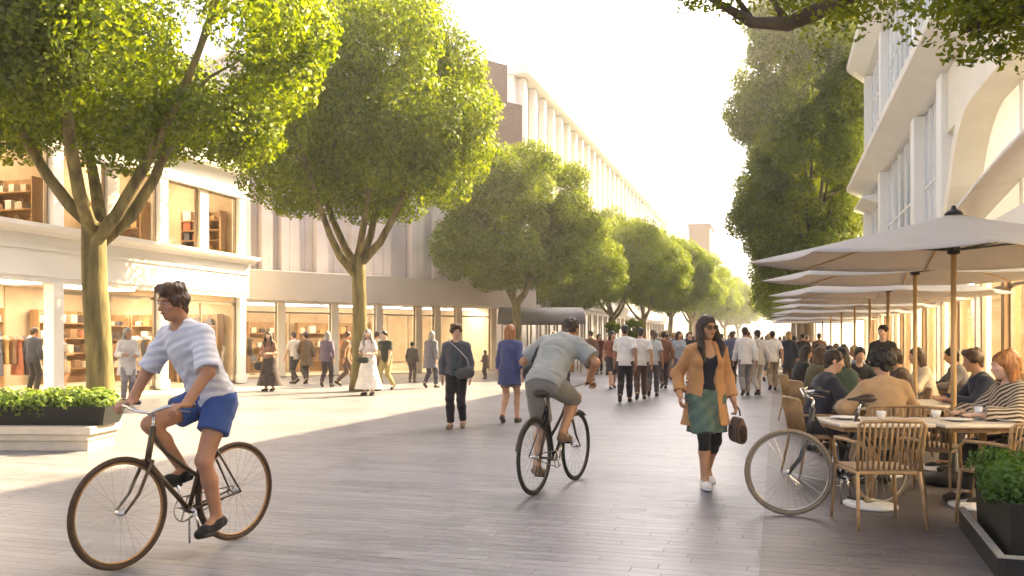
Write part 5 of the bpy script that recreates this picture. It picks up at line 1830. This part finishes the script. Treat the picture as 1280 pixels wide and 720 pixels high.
MB().box(-0.405, -0.36, -0.855, 0.805, 0.142, 0.155).box(-0.359, 0.4, -0.855, -0.81, 0.142, 0.155).build('rim', mat('pale_steel', (0.5, 0.48, 0.45), 0.35, metal=0.6), edge)
# ---------------------------------------------------------------- cyclists and the parked bicycle
def cyclist_pose(hump=0.0, look=0.0, grip=0.27, drop=0.0):
    P = (0, -0.27, 1.045)
    N = (0, 0.09 + hump * 0.18, 1.50 - hump * 0.10)
    H = (0, 0.20 + hump * 0.26 + drop, 1.635 - hump * 0.13 - drop * 0.6)
    hands = ((grip, 0.185, 1.035), (-grip, 0.185, 1.035))
    ank = ((0.115, -0.115, 0.545), (-0.115, -0.20, 0.225))
    return skeleton(P, N, H, (math.sin(look), math.cos(look), -0.25 - hump * 0.5), hands=hands, ankles=ank, toes=((0, 1, -0.05), (0, 1, -0.25)), elbow=((1, -0.25, -0.6), (-1, -0.25, -0.6)),
                    knee=((0.15, 1, 0.3), (-0.12, 1, 0.3)), palm=((0, -0.2, -1), (0, -0.2, -1)), curl=0.85, hdir=((0.0, 1, -0.1), (0.0, 1, -0.1)))
ra, fa = GR(294, 675), GR(150, 712)
mid = (ra + fa) / 2
rz = toward(ra, fa)
bicycle('bicycle', 'vintage bronze bicycle under the striped shirted cyclist at the lower left', (mid.x, mid.y, 0), rz, (0.07, 0.045, 0.02), (0.06, 0.035, 0.02), (0.36, 0.22, 0.11), 'bicycles', hb=0.475, guard=False)
J = cyclist_pose(-0.5, 0.1)
STR = cloth((0.62, 0.62, 0.64), (6.5, 0.50, 0.51, 0.57, (0.0, 1.2, 0.25)))
cy = figure('person', 'cyclist in a pale striped shirt and blue shorts riding towards the lower left', (mid.x, mid.y, 0), rz, 'cyc1', J, 0.0068, (0.40, 0.20, 0.11), HAIRS['brown'], 'tousled',
            [('shirt', top_garment, dict(sleeve=0.95, hem=-0.10, g=0.018, loose=0.022, noise=0.005), STR),
             ('shorts', trousers, dict(frac=0.52, g=0.018, loose=0.02), (0.045, 0.085, 0.25))], shoe=(0.02, 0.018, 0.016), detail=False)
face_bits(cy, J)
ra, fa = GR(668, 619), GR(720, 600)
mid2 = (ra + fa) / 2
rz2b = toward(ra, fa)
bicycle('bicycle', 'black bicycle under the grey shirted cyclist riding away', (mid2.x, mid2.y, 0), rz2b, (0.018, 0.016, 0.015), (0.018, 0.017, 0.016), (0.10, 0.09, 0.08), 'bicycles', hb=0.5, guard=True)
J = cyclist_pose(0.40, -0.1, drop=0.05)
figure('person', 'cyclist in a grey green shirt hunched over the handlebar, seen from behind', (mid2.x, mid2.y, 0), rz2b, 'cyc2', J, 0.0074, (0.42, 0.22, 0.12), HAIRS['dark'], 'short',
       [('shirt', top_garment, dict(sleeve=0.8, hem=-0.08, g=0.03, loose=0.03, noise=0.004), (0.28, 0.29, 0.27)),
        ('shorts', trousers, dict(frac=0.95, g=0.02, loose=0.028), (0.20, 0.185, 0.16))], shoe=(0.16, 0.10, 0.06))
# shoulder bag on the second cyclist's left side
q = Vector((-0.26, 0.02, 1.22))
bag2 = thing('shoulder_bag', 'dark shoulder bag hanging at the hunched cyclist\'s left side', 'bag', (mid2.x, mid2.y, 0), rz2b)
sb = SDF().cone((-0.215, -0.20, 1.13), (-0.215, -0.05, 1.16), 0.085, 0.085, 0.03, flat=((1, 0, 0), 0.5))
link('bag_body', sb.mesh('bag_body', cloth((0.05, 0.045, 0.04)), 0.008), bag2)
MB().tube([(-0.215, -0.12, 1.22), (-0.20, -0.02, 1.36), (-0.10, 0.08, 1.49), (0.06, 0.17, 1.55)], 0.012, 6).build('strap', cloth((0.05, 0.045, 0.04)), bag2, True)
w0 = GR(986, 645)
rzb = cdir(-1, -0.42)
fwd = Vector((-math.sin(rzb), math.cos(rzb), 0))
pb = w0 - fwd * 0.5
bicycle('bicycle', 'parked bicycle with one pale tyred wheel beside the cafe table', (pb.x, pb.y, 0.004), rzb, (0.03, 0.028, 0.03), (0.22, 0.17, 0.12), (0.36, 0.33, 0.28), 'bicycles', hb=0.5, guard=False, steer=-0.62)
# ---------------------------------------------------------------- woman in the orange cardigan
wp = GR(882, 606)
def woman():
    P = (0.0, 0, 0.905)
    N = (0.0, 0.03, 1.415)
    H = (0.0, 0.065, 1.575)
    return skeleton(P, N, H, (-0.25, 1, 0.12), hands=((0.27, 0.02, 0.90), (-0.27, 0.06, 0.84)), ankles=((0.075, 0.22, 0.088), (-0.085, -0.22, 0.12)), toes=((0.1, 1, 0.05), (-0.1, 1, -0.45)),
                    elbow=((0.3, -1, 0), (-0.3, -1, 0)), female=True, palm=((-1, 0.1, 0), (1, 0.1, 0)), curl=0.7)
J = woman()
rzw = cdir(0.08, -1)
wm = figure('person', 'woman with long hair, open orange cardigan and green skirt, walking towards the camera', (wp.x, wp.y, 0), rzw, 'woman', J, 0.0072, (0.46, 0.25, 0.14), HAIRS['dark'], 'long',
            [('top', camisole, dict(), (0.018, 0.019, 0.03)), ('skirt', skirt, dict(length=0.37, flare=0.20), cloth((0.07, 0.11, 0.085), (3.0, 0.095, 0.135, 0.105, (0.2, 0.9, 0.2)))),
             ('leggings', trousers, dict(frac=1.32, g=0.006, loose=0.0, noise=0.0), (0.015, 0.015, 0.018)),
             ('cardigan', top_garment, dict(sleeve=1.8, hem=-0.30, g=0.018, loose=0.014, open_front=True, boxy=0.06), (0.46, 0.235, 0.095))], 1.0, None, (0.72, 0.68, 0.64), True)
face_bits(wm, J, True)
hb_ = J['wr'][1]
hbag = thing('handbag', 'brown striped leather handbag in the walking woman\'s hand', 'handbag', (wp.x, wp.y, 0), rzw)
s = SDF()
s.cone((-0.30, 0.20, 0.49), (-0.30, -0.03, 0.49), 0.065, 0.065, 0.05, flat=((1, 0, 0), 0.8))
s.cone((-0.30, 0.185, 0.64), (-0.30, -0.01, 0.64), 0.045, 0.045, 0.10, flat=((1, 0, 0), 0.7))
s.cone((-0.30, 0.19, 0.56), (-0.30, -0.02, 0.56), 0.07, 0.07, 0.05, flat=((1, 0, 0), 0.75))
link('bag_body', s.mesh('bag_body', cloth((0.16, 0.075, 0.035), (5.0, 0.05, 0.026, 0.015, (0, 0, 1.5))), 0.008), hbag)
MB().tube([(-0.30, 0.16, 0.70), (-0.295, 0.15, 0.76), (-0.285, 0.09, 0.80), (-0.295, 0.03, 0.76), (-0.30, 0.02, 0.70)], 0.008, 8).build('handle', cloth((0.06, 0.035, 0.02)), hbag, True)
# ---------------------------------------------------------------- walkers in the middle distance
mp_ = GR(571, 535)
J = stand_pose(False, 0.35, -0.5, 'down', 1)
mn = figure('person', 'man in a dark open jacket with a sling bag, walking towards the camera', (mp_.x, mp_.y, 0), cdir(-0.1, -1), 'man', J, 0.010, SKINS[0], HAIRS['brown'], 'tousled',
            [('shirt', top_garment, dict(sleeve=0.4, hem=-0.04, g=0.010), (0.06, 0.075, 0.08)), ('jacket', top_garment, dict(sleeve=1.9, hem=-0.16, g=0.018, loose=0.010, open_front=True), (0.085, 0.085, 0.095)),
             ('trousers', trousers, dict(), (0.022, 0.018, 0.018))], 0.985, None, (0.20, 0.13, 0.07))
face_bits(mn, J)
sb = thing('sling_bag', 'grey sling bag hanging at the hip of the man in the dark jacket', 'bag', (mp_.x, mp_.y, 0), cdir(-0.1, -1))
s = SDF().cone((-0.22, 0.16, 0.92), (-0.10, 0.20, 0.90), 0.10, 0.09, 0.03, flat=((0, 1, 0), 0.6))
link('bag_body', s.mesh('bag_body', cloth((0.075, 0.07, 0.068)), 0.012), sb)
MB().tube([(-0.24, 0.14, 0.98), (-0.19, 0.16, 1.15), (-0.05, 0.17, 1.30), (0.09, 0.13, 1.42), (0.13, 0.02, 1.46)], 0.011, 6).build('strap', cloth((0.35, 0.33, 0.31)), sb, True)
bp_ = GR(637, 529)
figure('person', 'ginger haired woman in a blue jacket with bare legs, walking away', (bp_.x, bp_.y, 0), cdir(0.25, 1), 'bluew', stand_pose(True, 0.6, 0.4, 'down', 3), 0.010, SKINS[0], HAIRS['ginger'], 'bob',
       [('jacket', top_garment, dict(sleeve=1.6, hem=-0.24, g=0.02, loose=0.014, boxy=0.02), (0.075, 0.085, 0.20)), ('shorts', trousers, dict(frac=0.6), (0.30, 0.24, 0.2))], 1.0, None, (0.10, 0.07, 0.05))
# shared low-detail figures for the walkers farther away: pose + outfit templates
POSES = {'w1': stand_pose(False, 0.8, 0.1, 'down', 5), 'w2': stand_pose(True, 0.7, -0.3, 'down', 6), 's1': stand_pose(False, 0.1, 0.4, 'down', 7), 's2': stand_pose(True, 0.15, -0.3, 'both', 8)}
OUT = {'tee': [('shirt', top_garment, dict(sleeve=0.75, hem=-0.10, g=0.016, loose=0.018))], 'long': [('sweater', top_garment, dict(sleeve=1.9, hem=-0.12, g=0.016, loose=0.010))],
       'coat': [('coat', top_garment, dict(sleeve=1.9, hem=-0.30, g=0.022, loose=0.012, boxy=0.035))], 'robe': [('robe', top_garment, dict(sleeve=1.8, hem=-0.62, g=0.03, loose=0.05, boxy=0.10))]}
LOW = {'trousers': ('trousers', trousers, dict()), 'shorts': ('shorts', trousers, dict(frac=0.9, loose=0.03)), 'skirt': ('skirt', skirt, dict(length=0.5, flare=0.2)), 'long_skirt': ('skirt', skirt, dict(length=0.76, flare=0.40)), 'none': None}
def walker(px, py, lab, pose, top, tc, low, lc, rz, hc='dark', hst='short', sc=1.0, skin=None, vox=0.016, d=None, group=None, shoe=(0.04, 0.03, 0.03), z=0.0):
    q = GR(px, py) if d is None else W(px, d)
    J = POSES[pose]
    it = [(a, b, c, tc) for a, b, c in OUT[top]]
    if LOW[low]:
        a, b, c = LOW[low]
        it.append((a, b, c, lc))
    return figure('person', lab, (q.x, q.y, z), rz, (pose, vox), J, vox, skin or random.choice(SKINS), HAIRS[hc], hst, it, sc, group, shoe)
BK = (0.025, 0.022, 0.022)
walker(41, 492, 'shopper in a dark suit jacket at the far left, facing the shelves', 's1', 'long', (0.03, 0.032, 0.045), 'trousers', BK, cdir(0.2, 1), sc=1.02, vox=0.012, z=0.02)
walker(77, 488, 'shopper in a grey top and pale shorts beside the white shop pillar', 's2', 'tee', (0.22, 0.19, 0.17), 'shorts', (0.42, 0.36, 0.30), cdir(0.6, 1), 'brown', 'pony', 0.93, vox=0.012, z=0.02)
walker(159, 502, 'figure in a white draped robe and grey trousers between the near trunk and the cyclist', 's2', 'coat', (0.62, 0.60, 0.60), 'trousers', (0.25, 0.23, 0.26), cdir(0.7, -1), 'grey', 'bob', 1.0, vox=0.012)
w = walker(337, 489, 'woman in a brown top and dark skirt at the left end of the grey building', 's2', 'tee', (0.26, 0.14, 0.10), 'long_skirt', (0.05, 0.035, 0.035), cdir(-0.3, -1), 'dark', 'long', 0.98, vox=0.013)
q = GR(327, 489)
hb2 = thing('handbag', 'black handbag carried by the woman in the dark skirt', 'handbag', (q.x, q.y, 0.72))
link('bag_body', SDF().cone((-0.12, 0, 0), (0.12, 0, 0), 0.13, 0.13, 0.02, flat=((0, 1, 0), 0.5)).mesh('bag_body', cloth((0.03, 0.025, 0.03)), 0.02), hb2)
MB().tube([(-0.1, 0, 0.1), (-0.05, 0, 0.3), (0.05, 0, 0.3), (0.1, 0, 0.1)], 0.012, 6).build('handle', cloth((0.03, 0.025, 0.03)), hb2)
walker(369, 480, 'walker in a white top and dark trousers left of the second trunk', 'w1', 'tee', (0.62, 0.58, 0.52), 'trousers', (0.05, 0.04, 0.05), cdir(-0.8, 0.6))
walker(383, 480, 'walker in a brown coat close behind the white topped one', 'w2', 'coat', (0.13, 0.085, 0.05), 'trousers', (0.06, 0.045, 0.035), cdir(-0.6, 0.8), 'dark', 'short')
walker(408, 484, 'walker in a violet top and dark trousers just left of the second trunk', 'w2', 'long', (0.13, 0.10, 0.16), 'trousers', (0.05, 0.035, 0.05), cdir(0.1, 1), 'grey', 'bob')
walker(431, 483, 'walker in a rust jacket half hidden by the second trunk', 'w1', 'long', (0.24, 0.13, 0.06), 'trousers', (0.13, 0.08, 0.06), cdir(0.9, 0.4), 'brown', 'short')
w = walker(461, 494, 'woman in a wide white dress with a black waist bag under the second tree', 's2', 'tee', (0.62, 0.58, 0.60), 'long_skirt', (0.72, 0.69, 0.66), cdir(-0.3, -1), 'grey', 'long', 1.0, vox=0.013)
q = GR(456, 495)
wbg = thing('waist_bag', 'black waist bag on the wide white dress', 'bag', (q.x, q.y - 0.12, 0.93))
link('bag_body', SDF().cone((-0.09, 0, 0), (0.09, 0, 0), 0.085, 0.085, 0.02, flat=((0, 1, 0), 0.6)).mesh('bag_body', cloth((0.03, 0.035, 0.03)), 0.02), wbg)
MB().tube([(-0.1, 0.0, 0.03), (-0.2, 0.12, 0.12), (-0.1, 0.2, 0.3)], 0.01, 6).build('strap', cloth((0.03, 0.035, 0.03)), wbg)
walker(483, 488, 'walker in a black top and yellow trousers right of the white dress', 'w1', 'tee', (0.03, 0.035, 0.03), 'trousers', (0.36, 0.29, 0.12), cdir(-0.5, -1), 'black', 'short')
walker(470, 478, 'walker in a pale yellow shirt behind the one in yellow trousers', 's1', 'tee', (0.60, 0.52, 0.34), 'trousers', (0.20, 0.11, 0.06), cdir(0.5, 1), 'dark', 'short')
walker(515, 478, 'small walker in a charcoal top beside the last lit shopfront', 's1', 'long', (0.07, 0.06, 0.055), 'trousers', (0.09, 0.07, 0.06), cdir(0.2, 1), 'black', 'short', 0.8)
walker(538, 485, 'grey haired walker in a slate coat, left of the man with the sling bag', 'w2', 'coat', (0.15, 0.15, 0.19), 'trousers', (0.06, 0.055, 0.09), cdir(0.4, 1), 'grey', 'bob')
walker(607, 474, 'small figure in dark brown beside the blue jacketed woman', 's2', 'coat', (0.10, 0.065, 0.05), 'trousers', (0.08, 0.05, 0.04), cdir(-0.6, 0.6), 'dark', 'bob', 0.62)
walker(703, 492, 'walker in an orange brown top just ahead of the hunched cyclist', 'w2', 'tee', (0.34, 0.15, 0.06), 'trousers', (0.07, 0.05, 0.05), cdir(0.3, 1), 'brown', 'bob')
walker(749, 468, 'distant walker in maroon left of the white shirted pair', 'w2', 'coat', (0.13, 0.04, 0.035), 'trousers', (0.08, 0.04, 0.035), cdir(-0.1, -1), 'dark', 'bob')
walker(765, 486, 'walker in a dusty red top and black skirt next to the white shirted man', 'w2', 'tee', (0.24, 0.09, 0.06), 'skirt', (0.04, 0.03, 0.03), cdir(0.1, -1), 'dark', 'bob')
walker(781, 503, 'man in a white shirt and black trousers walking away, left one of the white pair', 'w1', 'tee', (0.70, 0.68, 0.66), 'trousers', BK, cdir(0.2, 1), 'black', 'short', 1.05, vox=0.013)
walker(801, 500, 'man in a white shirt and brown trousers walking away, right one of the white pair', 'w1', 'tee', (0.64, 0.62, 0.60), 'trousers', (0.10, 0.055, 0.035), cdir(0.1, 1), 'black', 'short', 1.02, vox=0.013)
walker(816, 496, 'walker in a pale grey top right of the white shirted pair', 'w2', 'tee', (0.45, 0.46, 0.47), 'trousers', (0.09, 0.08, 0.085), cdir(0.2, 1), 'brown', 'pony')
walker(830, 486, 'walker in a chestnut jacket and dark trousers in the middle of the crowd', 'w1', 'long', (0.17, 0.075, 0.04), 'trousers', (0.06, 0.04, 0.04), cdir(0, 1), 'dark', 'short')
walker(848, 484, 'walker in pale blue beside the orange cardigan', 'w2', 'tee', (0.36, 0.40, 0.47), 'trousers', (0.10, 0.10, 0.13), cdir(0.1, -1), 'dark', 'bob')
walker(862, 479, 'walker in a black vest behind the orange cardigan', 's1', 'tee', (0.03, 0.03, 0.035), 'shorts', (0.22, 0.19, 0.16), cdir(0, -1), 'brown', 'short')
walker(932, 495, 'man in a white shirt and grey trousers right of the woman with the handbag', 'w1', 'long', (0.66, 0.64, 0.61), 'trousers', (0.22, 0.20, 0.20), cdir(0.1, 1), 'dark', 'short', 1.04, vox=0.013)
walker(948, 494, 'man in an off white shirt and pale trousers, right of the striding woman', 'w2', 'long', (0.55, 0.52, 0.48), 'trousers', (0.42, 0.38, 0.34), cdir(-0.1, 1), 'black', 'short', 1.0, vox=0.013)
walker(966, 488, 'walker in a white tee and khaki trousers left of the seated dark jacket', 'w1', 'tee', (0.66, 0.62, 0.57), 'trousers', (0.26, 0.20, 0.14), cdir(0.2, 1), 'dark', 'short')
walker(986, 484, 'walker in a navy coat at the edge of the parasols', 'w2', 'coat', (0.03, 0.032, 0.05), 'trousers', (0.08, 0.06, 0.055), cdir(0.1, 1), 'blond', 'bob')
walker(916, 480, 'walker in a navy and white top left of the white shirted man by the handbag', 's1', 'tee', (0.10, 0.11, 0.17), 'trousers', BK, cdir(-0.2, 1), 'dark', 'short')
# the farther crowd: each still a person, told apart by colour and by neighbours only here and there
CROWD = 'distant walkers filling the promenade'
cols = [((0.62, 0.6, 0.57), 'white'), ((0.03, 0.03, 0.035), 'black'), ((0.25, 0.10, 0.06), 'rust'), ((0.10, 0.12, 0.18), 'navy'), ((0.33, 0.27, 0.2), 'sand'), ((0.16, 0.09, 0.06), 'brown'), ((0.4, 0.42, 0.45), 'pale grey')]
g = random.Random(21)
for k in range(120):
    d = 30 + 70 * (k / 120) ** 1.2
    lo, hi = -7.8, 1.6
    X = g.uniform(lo, hi)
    Y = d * 1.02
    c, cn = g.choice(cols)
    pose = g.choice(list(POSES))
    top = g.choice(['tee', 'long', 'coat', 'tee'])
    low = g.choice(['trousers', 'trousers', 'shorts', 'skirt'])
    J = POSES[pose]
    it = [(a, b, cc, c) for a, b, cc in OUT[top]]
    a, b, cc = LOW[low]
    it.append((a, b, cc, g.choice([BK, (0.08, 0.07, 0.08), (0.2, 0.16, 0.12), (0.07, 0.09, 0.15)])))
    figure('person', 'far off walker in %s in the crowd down the promenade' % cn, (X, Y, 0), g.uniform(-0.5, 0.5) + g.choice([0, 0, PI]), (pose, 0.022), J, 0.022, g.choice(SKINS), HAIRS[g.choice(['dark', 'black', 'brown', 'blond', 'dark'])], g.choice(['short', 'bob']), it, g.uniform(0.93, 1.06), CROWD + ' in ' + cn)
